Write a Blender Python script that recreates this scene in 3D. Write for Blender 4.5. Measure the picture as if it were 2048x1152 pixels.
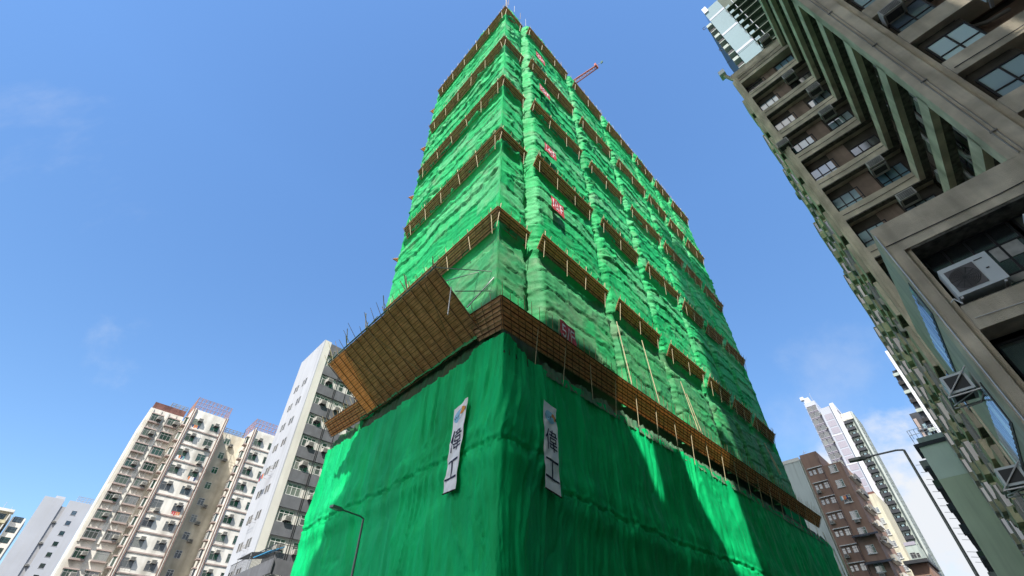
import bpy, math, random
import numpy as np
from mathutils import Vector, Matrix
R_ = math.radians
random.seed(7)
scene = bpy.context.scene
for o in list(bpy.data.objects): bpy.data.objects.remove(o)

# ------------------------------------------------------------------ camera
PIT, ROLL = R_(42.24), R_(-0.168)
cam_d = bpy.data.cameras.new('camera'); cam = bpy.data.objects.new('camera', cam_d)
scene.collection.objects.link(cam)
cam_d.sensor_width = 36.0; cam_d.lens = 914.9 / 2048 * 36.0
cam_d.clip_start = 0.1; cam_d.clip_end = 5000
cam.location = (0, 0, 1.6)
cam.rotation_euler = (Matrix.Rotation(R_(90) + PIT, 3, 'X') @ Matrix.Rotation(-ROLL, 3, 'Z')).to_euler()
scene.camera = cam
scene.render.resolution_x = 2048; scene.render.resolution_y = 1152

# ------------------------------------------------------------------ light
SUN_AZ, SUN_EL = 186.4, 49.5          # compass style: 0 = straight ahead (+Y), clockwise
w = bpy.data.worlds.new("World"); scene.world = w; w.use_nodes = True
wn, wl = w.node_tree.nodes, w.node_tree.links
for n in list(wn): wn.remove(n)
wo = wn.new('ShaderNodeOutputWorld'); bg = wn.new('ShaderNodeBackground')
sky = wn.new('ShaderNodeTexSky'); sky.sky_type = 'NISHITA'; sky.sun_disc = False
sky.sun_elevation = R_(SUN_EL); sky.sun_rotation = R_(SUN_AZ)
sky.air_density = 1.0; sky.dust_density = 0.3; sky.ozone_density = 3.0
bg.inputs['Strength'].default_value = 0.15
tc = wn.new('ShaderNodeTexCoord')
def wmath(op, a, b=None, c=None):
    n = wn.new('ShaderNodeMath'); n.operation = op
    for i, v in enumerate((a, b, c)):
        if v is None: continue
        if isinstance(v, (int, float)): n.inputs[i].default_value = v
        else: wl.new(v, n.inputs[i])
    return n.outputs[0]
def cloud_mask(az, el, rad, soft, scale, thr, width, stretch=(1, 1, 1)):
    d = (math.sin(R_(az)) * math.cos(R_(el)), math.cos(R_(az)) * math.cos(R_(el)), math.sin(R_(el)))
    dot = wn.new('ShaderNodeVectorMath'); dot.operation = 'DOT_PRODUCT'
    wl.new(tc.outputs['Generated'], dot.inputs[0]); dot.inputs[1].default_value = d
    mr = wn.new('ShaderNodeMapRange'); mr.interpolation_type = 'SMOOTHSTEP'
    wl.new(dot.outputs['Value'], mr.inputs[0])
    mr.inputs[1].default_value = math.cos(R_(rad + soft)); mr.inputs[2].default_value = math.cos(R_(max(rad - soft, 0)))
    mp = wn.new('ShaderNodeMapping'); mp.inputs['Scale'].default_value = stretch
    wl.new(tc.outputs['Generated'], mp.inputs[0])
    nz = wn.new('ShaderNodeTexNoise'); nz.inputs['Scale'].default_value = scale; nz.inputs['Detail'].default_value = 9
    nz.inputs['Roughness'].default_value = .58; wl.new(mp.outputs[0], nz.inputs[0])
    s = wmath('ADD', nz.outputs['Fac'], wmath('MULTIPLY', wmath('SUBTRACT', mr.outputs[0], 1.0), 0.45))
    m2 = wn.new('ShaderNodeMapRange'); m2.interpolation_type = 'SMOOTHSTEP'; wl.new(s, m2.inputs[0])
    m2.inputs[1].default_value = thr; m2.inputs[2].default_value = thr + width
    return m2.outputs[0]
m_a = cloud_mask(41, 4, 16, 6, 3.4, .36, .18, (1, 1, 1.5))      # cumulus low on the right
m_b = wmath('MULTIPLY', cloud_mask(39, 22, 9, 7, 6, .40, .35), .22)
m_c = wmath('MULTIPLY', cloud_mask(-57, 37, 7, 7, 5, .44, .30, (1, 2.2, 1)), .20)
m_d = wmath('MULTIPLY', cloud_mask(-45, 25.5, 3, 3, 9, .36, .3), .25)
m_e = cloud_mask(200, 25, 58, 8, 2.2, .30, .25)                 # unseen bright cloud bank added behind the viewpoint as neutral fill light
tot = wmath('MINIMUM', wmath('ADD', wmath('ADD', m_a, m_b), wmath('ADD', m_c, m_d)), 1.0)
mix = wn.new('ShaderNodeMix'); mix.data_type = 'RGBA'
wl.new(tot, mix.inputs[0])
hs = wn.new('ShaderNodeHueSaturation'); hs.inputs['Saturation'].default_value = 1.13; hs.inputs['Value'].default_value = 1.0
sx = wn.new('ShaderNodeSeparateXYZ'); wl.new(tc.outputs['Generated'], sx.inputs[0])
hz = wn.new('ShaderNodeMapRange'); wl.new(sx.outputs[2], hz.inputs[0]); hz.inputs[1].default_value = .05; hz.inputs[2].default_value = .75; hz.inputs[3].default_value = .64; hz.inputs[4].default_value = 1.10
wl.new(hz.outputs[0], hs.inputs['Value'])
wl.new(sky.outputs[0], hs.inputs['Color']); wl.new(hs.outputs[0], mix.inputs[6])
mix.inputs[7].default_value = (3.0, 3.12, 3.3, 1)
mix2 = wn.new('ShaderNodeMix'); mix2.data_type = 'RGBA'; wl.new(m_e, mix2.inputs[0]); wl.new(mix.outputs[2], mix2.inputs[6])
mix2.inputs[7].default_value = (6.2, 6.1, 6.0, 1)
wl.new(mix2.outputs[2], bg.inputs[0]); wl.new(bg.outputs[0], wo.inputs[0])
sd = bpy.data.lights.new('sun', 'SUN'); sd.energy = 3.9; sd.angle = R_(0.5); sd.color = (1, .95, .87)
sun = bpy.data.objects.new('sun', sd); scene.collection.objects.link(sun)
sv = Vector((math.sin(R_(SUN_AZ)) * math.cos(R_(SUN_EL)), math.cos(R_(SUN_AZ)) * math.cos(R_(SUN_EL)), math.sin(R_(SUN_EL))))
sun.rotation_euler = sv.to_track_quat('Z', 'Y').to_euler(); sun.location = (0, 0, 200)
scene.view_settings.view_transform = 'Standard'; scene.view_settings.look = 'None'
scene.view_settings.exposure = 0.95; scene.view_settings.gamma = 1

# ------------------------------------------------------------------ materials
MATS = {}
def mat(name, col, rough=.8, metal=0.0, var=0.0, vscale=1.0, streak=0.0, scol=None, bump=0.0, bscale=20, spec=.3,
        col2=None, dirt=0.0, dcol=(.05, .045, .035), ss=1.1):
    if name in MATS: return MATS[name]
    m = bpy.data.materials.new(name); m.use_nodes = True
    nt = m.node_tree; b = nt.nodes['Principled BSDF']; L = nt.links
    b.inputs['Roughness'].default_value = rough; b.inputs['Metallic'].default_value = metal
    b.inputs['Specular IOR Level'].default_value = spec
    b.inputs['Base Color'].default_value = (*col, 1)
    cur = None
    def mixc(fac, a, bb):
        n = nt.nodes.new('ShaderNodeMix'); n.data_type = 'RGBA'
        L.new(fac, n.inputs[0])
        if isinstance(a, tuple): n.inputs[6].default_value = (*a, 1)
        else: L.new(a, n.inputs[6])
        if isinstance(bb, tuple): n.inputs[7].default_value = (*bb, 1)
        else: L.new(bb, n.inputs[7])
        return n.outputs[2]
    def noise(scale, sc=(1, 1, 1), detail=6, lo=.35, hi=.65):
        t = nt.nodes.new('ShaderNodeTexCoord'); mp = nt.nodes.new('ShaderNodeMapping'); mp.inputs['Scale'].default_value = sc
        L.new(t.outputs['Object'], mp.inputs[0])
        n = nt.nodes.new('ShaderNodeTexNoise'); n.inputs['Scale'].default_value = scale; n.inputs['Detail'].default_value = detail
        L.new(mp.outputs[0], n.inputs[0])
        r = nt.nodes.new('ShaderNodeMapRange'); r.inputs[1].default_value = lo; r.inputs[2].default_value = hi
        L.new(n.outputs['Fac'], r.inputs[0]); return r.outputs[0]
    if var > 0:
        c2 = col2 or tuple(max(0, c * (1 - var)) for c in col)
        cur = mixc(noise(vscale), col, c2)
    if streak > 0:
        f = noise(ss, (1.6, 1.6, .12), 8, .47, .7)
        mm = nt.nodes.new('ShaderNodeMath'); mm.operation = 'MULTIPLY'; mm.inputs[1].default_value = streak; L.new(f, mm.inputs[0])
        cur = mixc(mm.outputs[0], cur or col, scol or dcol)
    if dirt > 0:
        f = noise(.5, (1, 1, 1), 10, .5, .7)
        mm = nt.nodes.new('ShaderNodeMath'); mm.operation = 'MULTIPLY'; mm.inputs[1].default_value = dirt; L.new(f, mm.inputs[0])
        cur = mixc(mm.outputs[0], cur or col, dcol)
    if cur is not None: L.new(cur, b.inputs['Base Color'])
    if bump > 0:
        t = nt.nodes.new('ShaderNodeTexCoord'); n = nt.nodes.new('ShaderNodeTexNoise'); n.inputs['Scale'].default_value = bscale; n.inputs['Detail'].default_value = 8
        L.new(t.outputs['Object'], n.inputs[0])
        bp = nt.nodes.new('ShaderNodeBump'); bp.inputs['Strength'].default_value = bump; bp.inputs['Distance'].default_value = .03
        L.new(n.outputs['Fac'], bp.inputs['Height']); L.new(bp.outputs[0], b.inputs['Normal'])
    MATS[name] = m; return m

def net_mat(name, c1, c2, c3, patch=0.35, sc=(.35, .35, .9), trans=.25):
    """woven safety netting: dyed green cloth, thinner faded areas, fine weave and creases"""
    m = bpy.data.materials.new(name); m.use_nodes = True; nt = m.node_tree; L = nt.links
    b = nt.nodes['Principled BSDF']; out = nt.nodes['Material Output']
    b.inputs['Roughness'].default_value = .62; b.inputs['Specular IOR Level'].default_value = .18
    t = nt.nodes.new('ShaderNodeTexCoord')
    def nz(scale, s, lo, hi, det=6, dist=0.0):
        mp = nt.nodes.new('ShaderNodeMapping'); mp.inputs['Scale'].default_value = s
        L.new(t.outputs['Object'], mp.inputs[0])
        n = nt.nodes.new('ShaderNodeTexNoise'); n.inputs['Scale'].default_value = scale; n.inputs['Detail'].default_value = det
        n.inputs['Distortion'].default_value = dist; L.new(mp.outputs[0], n.inputs[0])
        r = nt.nodes.new('ShaderNodeMapRange'); r.inputs[1].default_value = lo; r.inputs[2].default_value = hi
        L.new(n.outputs['Fac'], r.inputs[0]); return r.outputs[0]
    def mx(f, a, c):
        n = nt.nodes.new('ShaderNodeMix'); n.data_type = 'RGBA'
        L.new(f, n.inputs[0])
        for i, v in ((6, a), (7, c)):
            if isinstance(v, tuple): n.inputs[i].default_value = (*v, 1)
            else: L.new(v, n.inputs[i])
        return n.outputs[2]
    k = mx(nz(1.0, sc, .42, .62), c1, c2)
    pf = nz(.45, (1, 1, 1.3), .60 - patch * .25, .72, 5, .6)
    k = mx(pf, k, c3)
    sk = nz(3.2, (1, 1, .07), .50, .74, 4); mm = nt.nodes.new('ShaderNodeMath'); mm.operation = 'MULTIPLY'; mm.inputs[1].default_value = .22; L.new(sk, mm.inputs[0])
    k = mx(mm.outputs[0], k, tuple(c * .45 for c in c2))
    L.new(k, b.inputs['Base Color'])
    tr = nt.nodes.new('ShaderNodeBsdfTranslucent'); L.new(k, tr.inputs[0])
    ms = nt.nodes.new('ShaderNodeMixShader'); ms.inputs[0].default_value = trans
    L.new(b.outputs[0], ms.inputs[1]); L.new(tr.outputs[0], ms.inputs[2]); L.new(ms.outputs[0], out.inputs[0])
    mp = nt.nodes.new('ShaderNodeMapping'); mp.inputs['Scale'].default_value = (1, 1, .45); L.new(t.outputs['Object'], mp.inputs[0])
    n = nt.nodes.new('ShaderNodeTexNoise'); n.inputs['Scale'].default_value = 5; n.inputs['Detail'].default_value = 6; n.inputs['Distortion'].default_value = 1.2
    L.new(mp.outputs[0], n.inputs[0])
    bp = nt.nodes.new('ShaderNodeBump'); bp.inputs['Strength'].default_value = .5; bp.inputs['Distance'].default_value = .06
    L.new(n.outputs['Fac'], bp.inputs['Height']); L.new(bp.outputs[0], b.inputs['Normal']); L.new(bp.outputs[0], tr.inputs['Normal'])
    MATS[name] = m; return m

def glass_mat(name, col, rough=.06, var=True):
    m = bpy.data.materials.new(name); m.use_nodes = True; nt = m.node_tree; b = nt.nodes['Principled BSDF']
    b.inputs['Roughness'].default_value = rough; b.inputs['Specular IOR Level'].default_value = .9; b.inputs['IOR'].default_value = 1.9
    oi = nt.nodes.new('ShaderNodeObjectInfo'); cr = nt.nodes.new('ShaderNodeValToRGB')
    e = cr.color_ramp; e.interpolation = 'CONSTANT'
    e.elements[0].color = (*col, 1)
    for p, f in ((.35, (1.7, 1.7, 1.6)), (.55, (.5, .5, .55)), (.72, (3.2, 3.1, 2.7)), (.86, (.8, 1.1, 1.2))):
        q = e.elements.new(p); q.color = (*[min(1, c * g) for c, g in zip(col, f)], 1)
    e.elements[1 if len(e.elements) < 6 else -1].color = (*[min(1, c * 1.2) for c in col], 1)
    nt.links.new(oi.outputs['Random'], cr.inputs[0]); nt.links.new(cr.outputs[0], b.inputs['Base Color'])
    MATS[name] = m; return m

# netting
N_pod = net_mat('podium_netting', (.004, .68, .215), (.002, .50, .155), (.012, .78, .25), .15, (.5, .5, .2), .22)
N_tow = net_mat('tower_netting', (.045, .60, .20), (.03, .51, .16), (.14, .46, .20), .3, (.3, .3, 1.0), .22)
N_pod2 = net_mat('podium_netting_newer', (.002, .74, .23), (.002, .56, .17), (.01, .80, .25), .1, (.6, .6, .15), .26)
N_pod3 = net_mat('podium_netting_older', (.006, .58, .20), (.004, .46, .15), (.02, .62, .22), .2, (.5, .5, .2), .2)
N_tow2 = net_mat('sun_bleached_netting', (.11, .59, .24), (.07, .51, .19), (.20, .49, .25), .35, (.3, .3, 1.0), .2)
N_tow3 = net_mat('deep_green_netting', (.02, .51, .16), (.012, .43, .13), (.08, .41, .15), .2, (.3, .3, 1.0), .24)
N_low = net_mat('faded_netting', (.09, .42, .16), (.03, .40, .13), (.18, .38, .19), .35, (.25, .25, .9), .18)
N_low2 = net_mat('sheer_netting', (.05, .34, .13), (.10, .38, .16), (.16, .33, .17), .4, (.25, .25, .9), .18)
N_pale = net_mat('old_netting', (.18, .30, .19), (.10, .26, .15), (.24, .33, .24), .4, (.8, .8, .8), .2)
N_dkn = net_mat('dark_gap_old_netting', (.03, .12, .05), (.05, .10, .05), (.09, .10, .05), .5, (1, 1, 1), .1)  # old net coloured dark to stand in for the shaded gap
bamboo = mat('bamboo', (.42, .30, .15), .6, var=.5, vscale=6)
bamboo_lt = mat('pale_bamboo', (.62, .52, .33), .6, var=.3, vscale=5)
lath = mat('lath_deck', (.80, .54, .29), .85, var=.55, vscale=2.5, bump=.5, bscale=14)
def translucent(m, f, col):
    nt = m.node_tree; b = nt.nodes['Principled BSDF']; out = nt.nodes['Material Output']
    t = nt.nodes.new('ShaderNodeBsdfTranslucent'); t.inputs[0].default_value = (*col, 1)
    x = nt.nodes.new('ShaderNodeMixShader'); x.inputs[0].default_value = f
    nt.links.new(b.outputs[0], x.inputs[1]); nt.links.new(t.outputs[0], x.inputs[2]); nt.links.new(x.outputs[0], out.inputs[0])
translucent(lath, .45, (.82, .50, .24))
lathd = mat('dark_lath', (.13, .07, .035), .85, var=.5, vscale=3)
ribm = mat('rib_poles', (.26, .16, .085), .8, var=.4, vscale=4)
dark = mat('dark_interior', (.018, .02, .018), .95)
corem = mat('raw_concrete', (.16, .17, .15), .9, var=.4)
steel = mat('galvanised_steel', (.5, .5, .5), .45, .6)
white = mat('white_vinyl', (.93, .94, .96), .55, var=.12, vscale=3, bump=.4, bscale=3)
navy = mat('navy_print', (.012, .015, .05), .5)
redm = mat('red_cloth', (.60, .08, .09), .7, var=.3, vscale=4)
whitep = mat('white_print', (.85, .78, .80), .7)
skyb = mat('pale_blue_print', (.30, .60, .80), .6)
orange = mat('orange_print', (.80, .35, .07), .6)
conc = mat('brown_rendered_concrete', (.74, .645, .49), .92, var=.35, vscale=.9, streak=.5, scol=(.25, .21, .15), bump=.8, bscale=45, dirt=.55, dcol=(.30,.26,.19))
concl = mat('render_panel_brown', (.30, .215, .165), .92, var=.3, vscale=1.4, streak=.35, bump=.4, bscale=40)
recm = mat('shaded_recess_render', (.10, .085, .065), .95, var=.5, vscale=1.5, streak=.5, scol=(.05,.045,.035))  # recess shade put into the colour, darker than the facade render
sidem = mat('side_render_grey_green', (.56, .54, .45), .92, var=.2, vscale=.8, streak=.5, scol=(.30, .31, .26))
soff = mat('dark_edge_render', (.16, .15, .12), .95, var=.6, vscale=5, bump=.6, bscale=30)  # darker than the wall render, for undersides and edges
dframe = mat('dark_window_frame', (.02, .02, .022), .5)
wframe = mat('white_window_frame', (.62, .62, .60), .5)
gframe = mat('grey_window_frame', (.25, .25, .25), .5)
glass = glass_mat('window_glass', (.06, .065, .068))
glassb = glass_mat('bright_window_glass', (.20, .27, .31), .03)
glassd = glass_mat('dim_window_glass', (.035, .04, .04), .12)
acm = mat('ac_casing', (.50, .49, .45), .6, var=.25, vscale=5, dirt=.2)
acw = mat('ac_casing_white', (.62, .66, .66), .5, var=.1)
acg = mat('ac_grille', (.055, .055, .055), .7)
fan = mat('ac_fan', (.13, .12, .12), .7)
pipe = mat('pipe_grey', (.30, .28, .25), .6, var=.3)
pipeb = mat('pipe_rust_brown', (.30, .20, .17), .7, var=.4, vscale=2)
cream = mat('cream_render', (.78, .755, .69), .9, ss=.4, var=.18, vscale=.25, streak=.5, scol=(.24, .22, .18), dirt=.35, dcol=(.30, .27, .22))
creamy = mat('stained_yellow_render', (.70, .65, .54), .9, ss=.4, var=.3, vscale=.4, streak=.6, scol=(.26, .22, .15), dirt=.45, dcol=(.27, .24, .18))
pinkb = mat('bay_window_surround', (.42, .34, .31), .8, var=.25, vscale=1)
rust = mat('rusty_red_paint', (.21, .10, .085), .8, var=.5, vscale=1.5)
rustl = mat('pinkish_rust_bars', (.42, .24, .20), .7, var=.3)
whiteb = mat('white_render', (.44, .455, .49), .85, var=.08, vscale=.2, streak=.35, scol=(.40, .40, .40), dirt=.1, dcol=(.45, .45, .45))
whitew = mat('warm_white_render', (.70, .68, .62), .85, var=.12, vscale=.4, streak=.3, scol=(.45, .42, .36))
greyp = mat('dark_grey_panel', (.155, .16, .175), .8, var=.2, vscale=1.2, streak=.2)
greys = mat('mid_grey_strip', (.34, .34, .35), .8, var=.15)
yellowp = mat('pale_yellow_band', (.55, .50, .34), .85, var=.25, streak=.4)
brownb = mat('brown_tile', (.29, .185, .14), .8, var=.18, vscale=.3, streak=.35, scol=(.13, .08, .06))
palew = mat('pale_grey_green_render', (.50, .55, .52), .9, var=.12, vscale=.2, streak=.3)
cream2 = mat('pale_cream_tile', (.62, .58, .45), .85, var=.15, vscale=.3, streak=.35)
greeny = mat('pale_green_render', (.64, .70, .52), .9, var=.12, vscale=.2, streak=.25, scol=(.30, .33, .24))
greenu = mat('light_mint_render', (.72, .80, .70), .9, var=.08, vscale=.3, streak=.15)
tealw = mat('blue_grey_wall', (.42, .48, .44), .9, var=.15, vscale=.6, streak=.2)
silver = mat('silver_cladding', (.46, .49, .56), .4, .15, var=.08, vscale=.1)
whitecl = mat('white_cladding', (.66, .67, .70), .4)
lilac = mat('lilac_grey_panel', (.38, .36, .42), .6, var=.1, vscale=.1)
cyang = mat('pale_cyan_glass', (.20, .31, .35), .15, .15, var=.12, vscale=.05, spec=.8)
dgreen = mat('dark_green_tile', (.05, .085, .055), .5, var=.4, vscale=.6)
dgrey = mat('dark_slate', (.05, .055, .065), .6, var=.3, vscale=.5)
asph = mat('asphalt', (.05, .05, .052), .9, var=.3, vscale=2, bump=.3)
pav = mat('concrete_paving', (.25, .24, .22), .9, var=.2, vscale=1)
paintw = mat('road_paint', (.7, .7, .66), .8)
lampm = mat('lamp_post_grey', (.22, .23, .23), .5, .3, var=.15)
craner = mat('crane_red_paint', (.55, .17, .12), .5)
cranel = mat('crane_pale_paint', (.62, .55, .62), .5)
tarp = mat('blue_tarpaulin', (.05, .30, .55), .7)
tgreen = mat('weathered_green_sheet', (.10, .20, .17), .7, var=.4)
cloths = [mat('laundry_' + n, c, .9) for n, c in (('red', (.45, .05, .06)), ('navy', (.03, .05, .14)), ('white', (.7, .7, .7)), ('orange', (.6, .2, .08)), ('teal', (.1, .3, .35)))]

# ------------------------------------------------------------------ frames
AR, AL = R_(43.17), R_(-42.14)
eR = np.array([math.sin(AR), math.cos(AR)]); eL = np.array([math.sin(AL), math.cos(AL)])
def GP(a, b, z): v = a * eR + b * eL; return (float(v[0]), float(v[1]), float(z))
class Fr:
    """x right as seen from outside, y into the wall, z up (y<0 sticks out)"""
    def __init__(s, a, b, side, a2=None, b2=None):
        s.O = np.array(GP(a, b, 0)[:2])
        d = {'L': eR, 'R': -eL, 'S': -eR}[side]          # L: faces -eL, R: faces -eR, S: faces +eL
        s.X = {'L': eR, 'R': -eL, 'S': -eR}[side]; s.Y = {'L': eL, 'R': eR, 'S': -eL}[side]; s.N = np.array([-s.X[1], s.X[0]]); s.side = side
    def P(s, x, y, z): v = s.O + x * s.X + y * s.Y; return (float(v[0]), float(v[1]), float(z))
    def M(s, x, y, z):
        p = s.P(x, y, z)
        return Matrix(((s.X[0], s.N[0], 0, p[0]), (s.X[1], s.N[1], 0, p[1]), (0, 0, 1, p[2]), (0, 0, 0, 1)))
class Id:
    def P(s, x, y, z): return (x, y, z)
class GF:
    def P(s, a, b, z): return GP(a, b, z)
ID, G = Id(), GF()

# ------------------------------------------------------------------ mesh builder
class MB:
    def __init__(s, fr=ID): s.v = []; s.f = []; s.m = []; s.mats = []; s.fr = fr
    def mi(s, m):
        if m not in s.mats: s.mats.append(m)
        return s.mats.index(m)
    def box(s, x0, x1, y0, y1, z0, z1, m):
        if x0 > x1: x0, x1 = x1, x0
        if y0 > y1: y0, y1 = y1, y0
        if z0 > z1: z0, z1 = z1, z0
        n = len(s.v); P = s.fr.P
        s.v += [P(x, y, z) for z in (z0, z1) for x, y in ((x0, y0), (x1, y0), (x1, y1), (x0, y1))]
        k = s.mi(m)
        for q in ((3, 2, 1, 0), (4, 5, 6, 7), (0, 1, 5, 4), (1, 2, 6, 5), (2, 3, 7, 6), (3, 0, 4, 7)):
            s.f.append([n + i for i in q]); s.m.append(k)
        return s
    def hexa(s, pts, m):
        n = len(s.v); s.v += [tuple(s.fr.P(*p)) for p in pts]; k = s.mi(m)
        for q in ((3, 2, 1, 0), (4, 5, 6, 7), (0, 1, 5, 4), (1, 2, 6, 5), (2, 3, 7, 6), (3, 0, 4, 7)):
            s.f.append([n + i for i in q]); s.m.append(k)
    def poly(s, pts, m):
        n = len(s.v); s.v += [tuple(s.fr.P(*p)) for p in pts]; s.f.append(list(range(n, n + len(pts)))); s.m.append(s.mi(m))
    def tube(s, p, q, r, m, n=6, r2=None):
        p = Vector(s.fr.P(*p)); q = Vector(s.fr.P(*q)); d = (q - p)
        if d.length < 1e-6: return
        d.normalize(); u = d.orthogonal().normalized(); v = d.cross(u); k0 = len(s.v); r2 = r if r2 is None else r2
        for c, rr in ((p, r), (q, r2)):
            for i in range(n):
                a = 2 * math.pi * i / n; s.v.append(tuple(c + rr * (math.cos(a) * u + math.sin(a) * v)))
        k = s.mi(m)
        for i in range(n):
            j = (i + 1) % n; s.f.append([k0 + i, k0 + j, k0 + n + j, k0 + n + i]); s.m.append(k)
        s.f.append([k0 + i for i in reversed(range(n))]); s.f.append([k0 + n + i for i in range(n)]); s.m += [k, k]
    def path(s, pts, r, m, n=6):
        for a, b in zip(pts[:-1], pts[1:]): s.tube(a, b, r, m, n)
    def mesh(s, name, smooth=False):
        me = bpy.data.meshes.new(name); me.from_pydata(s.v, [], s.f)
        for m in s.mats: me.materials.append(m)
        me.polygons.foreach_set('material_index', s.m)
        if smooth: me.polygons.foreach_set('use_smooth', [True] * len(s.f))
        me.update(); return me
    def obj(s, name, parent=None, smooth=False): return link(name, s.mesh(name, smooth), parent)

def link(name, me, parent=None, M=None):
    o = bpy.data.objects.new(name, me); scene.collection.objects.link(o)
    if M is not None: o.matrix_basis = M
    if parent is not None:
        o.parent = parent; o.matrix_parent_inverse = ROOTINV.get(parent.name, Matrix.Identity(4))
    return o
ROOTINV = {}
def tag(o, label, cat, group=None, kind=None):
    if label: o['label'] = label
    if cat: o['category'] = cat
    if group: o['group'] = group
    if kind: o['kind'] = kind
    return o
def root(name, loc, label, cat, group=None):
    o = bpy.data.objects.new(name, None); scene.collection.objects.link(o); o.location = loc; o.empty_display_size = 1
    ROOTINV[o.name] = Matrix.Translation(Vector(loc)).inverted()
    return tag(o, label, cat, group)

# ------------------------------------------------------------------ noise
_rng = np.random.RandomState(3); _G = _rng.randn(256, 256, 2); _G /= np.linalg.norm(_G, axis=2, keepdims=True)
def perlin(x, y):
    xi = np.floor(x).astype(int); yi = np.floor(y).astype(int); xf = x - xi; yf = y - yi
    u = xf * xf * xf * (xf * (xf * 6 - 15) + 10); v = yf * yf * yf * (yf * (yf * 6 - 15) + 10)
    def g(i, j):
        gr = _G[(xi + i) % 256, (yi + j) % 256]; return gr[..., 0] * (xf - i) + gr[..., 1] * (yf - j)
    a = g(0, 0); b = g(1, 0); c = g(0, 1); d = g(1, 1)
    return 1.5 * ((a + (b - a) * u) + ((c + (d - c) * u) - (a + (b - a) * u)) * v)
def ridge(x, y): return 1 - np.minimum(1, np.abs(perlin(x, y)) * 2.4)
def hsh(k, seed=0): return (np.sin(k * 127.1 + seed * 311.7) * 43758.5453) % 1.0

def grid_mesh(name, PX, PY, PZ, m, parent, mask=None, smooth=True):
    nu, nz = PX.shape
    v = np.stack([PX, PY, PZ], -1).reshape(-1, 3)
    i = np.arange(nu - 1)[:, None]; j = np.arange(nz - 1)[None, :]
    q = np.stack([i * nz + j, (i + 1) * nz + j, (i + 1) * nz + j + 1, i * nz + j + 1], -1).reshape(-1, 4)
    if mask is not None: q = q[mask[:-1, :-1].reshape(-1)]
    me = bpy.data.meshes.new(name); me.from_pydata(v.tolist(), [], q.tolist())
    me.materials.append(m)
    me.polygons.foreach_set('use_smooth', [smooth] * len(me.polygons)); me.update()
    return link(name, me, parent)

# ================================================================== ground
gb = MB(); gb.box(-2500, 2500, -2500, 2500, -1.0, -0.16, asph); tag(gb.obj('ground'), None, None, kind='structure')
gb = MB(G); gb.box(-14, 170, 1.5, 11.2, -.15, -0.02, asph); gb.box(1.5, 10.5, 11.2, 120, -.15, -0.02, asph); gb.box(-14, 10.5, -60, 1.5, -.15, -.02, asph)
tag(gb.obj('road'), None, None, kind='structure')
gb = MB(G)
gb.box(11.0, 75, 11.8, 60, -.15, .1, pav); gb.box(11.5, 80, -8, 1.0, -.15, .1, pav); gb.box(-14.5, -14, -60, 60, -.15, .1, pav)
tag(gb.obj('pavement'), None, None, kind='structure')
gb = MB(G)
for k in range(9): gb.box(12 + 6.5 * k, 15 + 6.5 * k, 6.2, 6.32, -.016, -.012, paintw)
tag(gb.obj('road_markings'), None, None, kind='structure')

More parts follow.
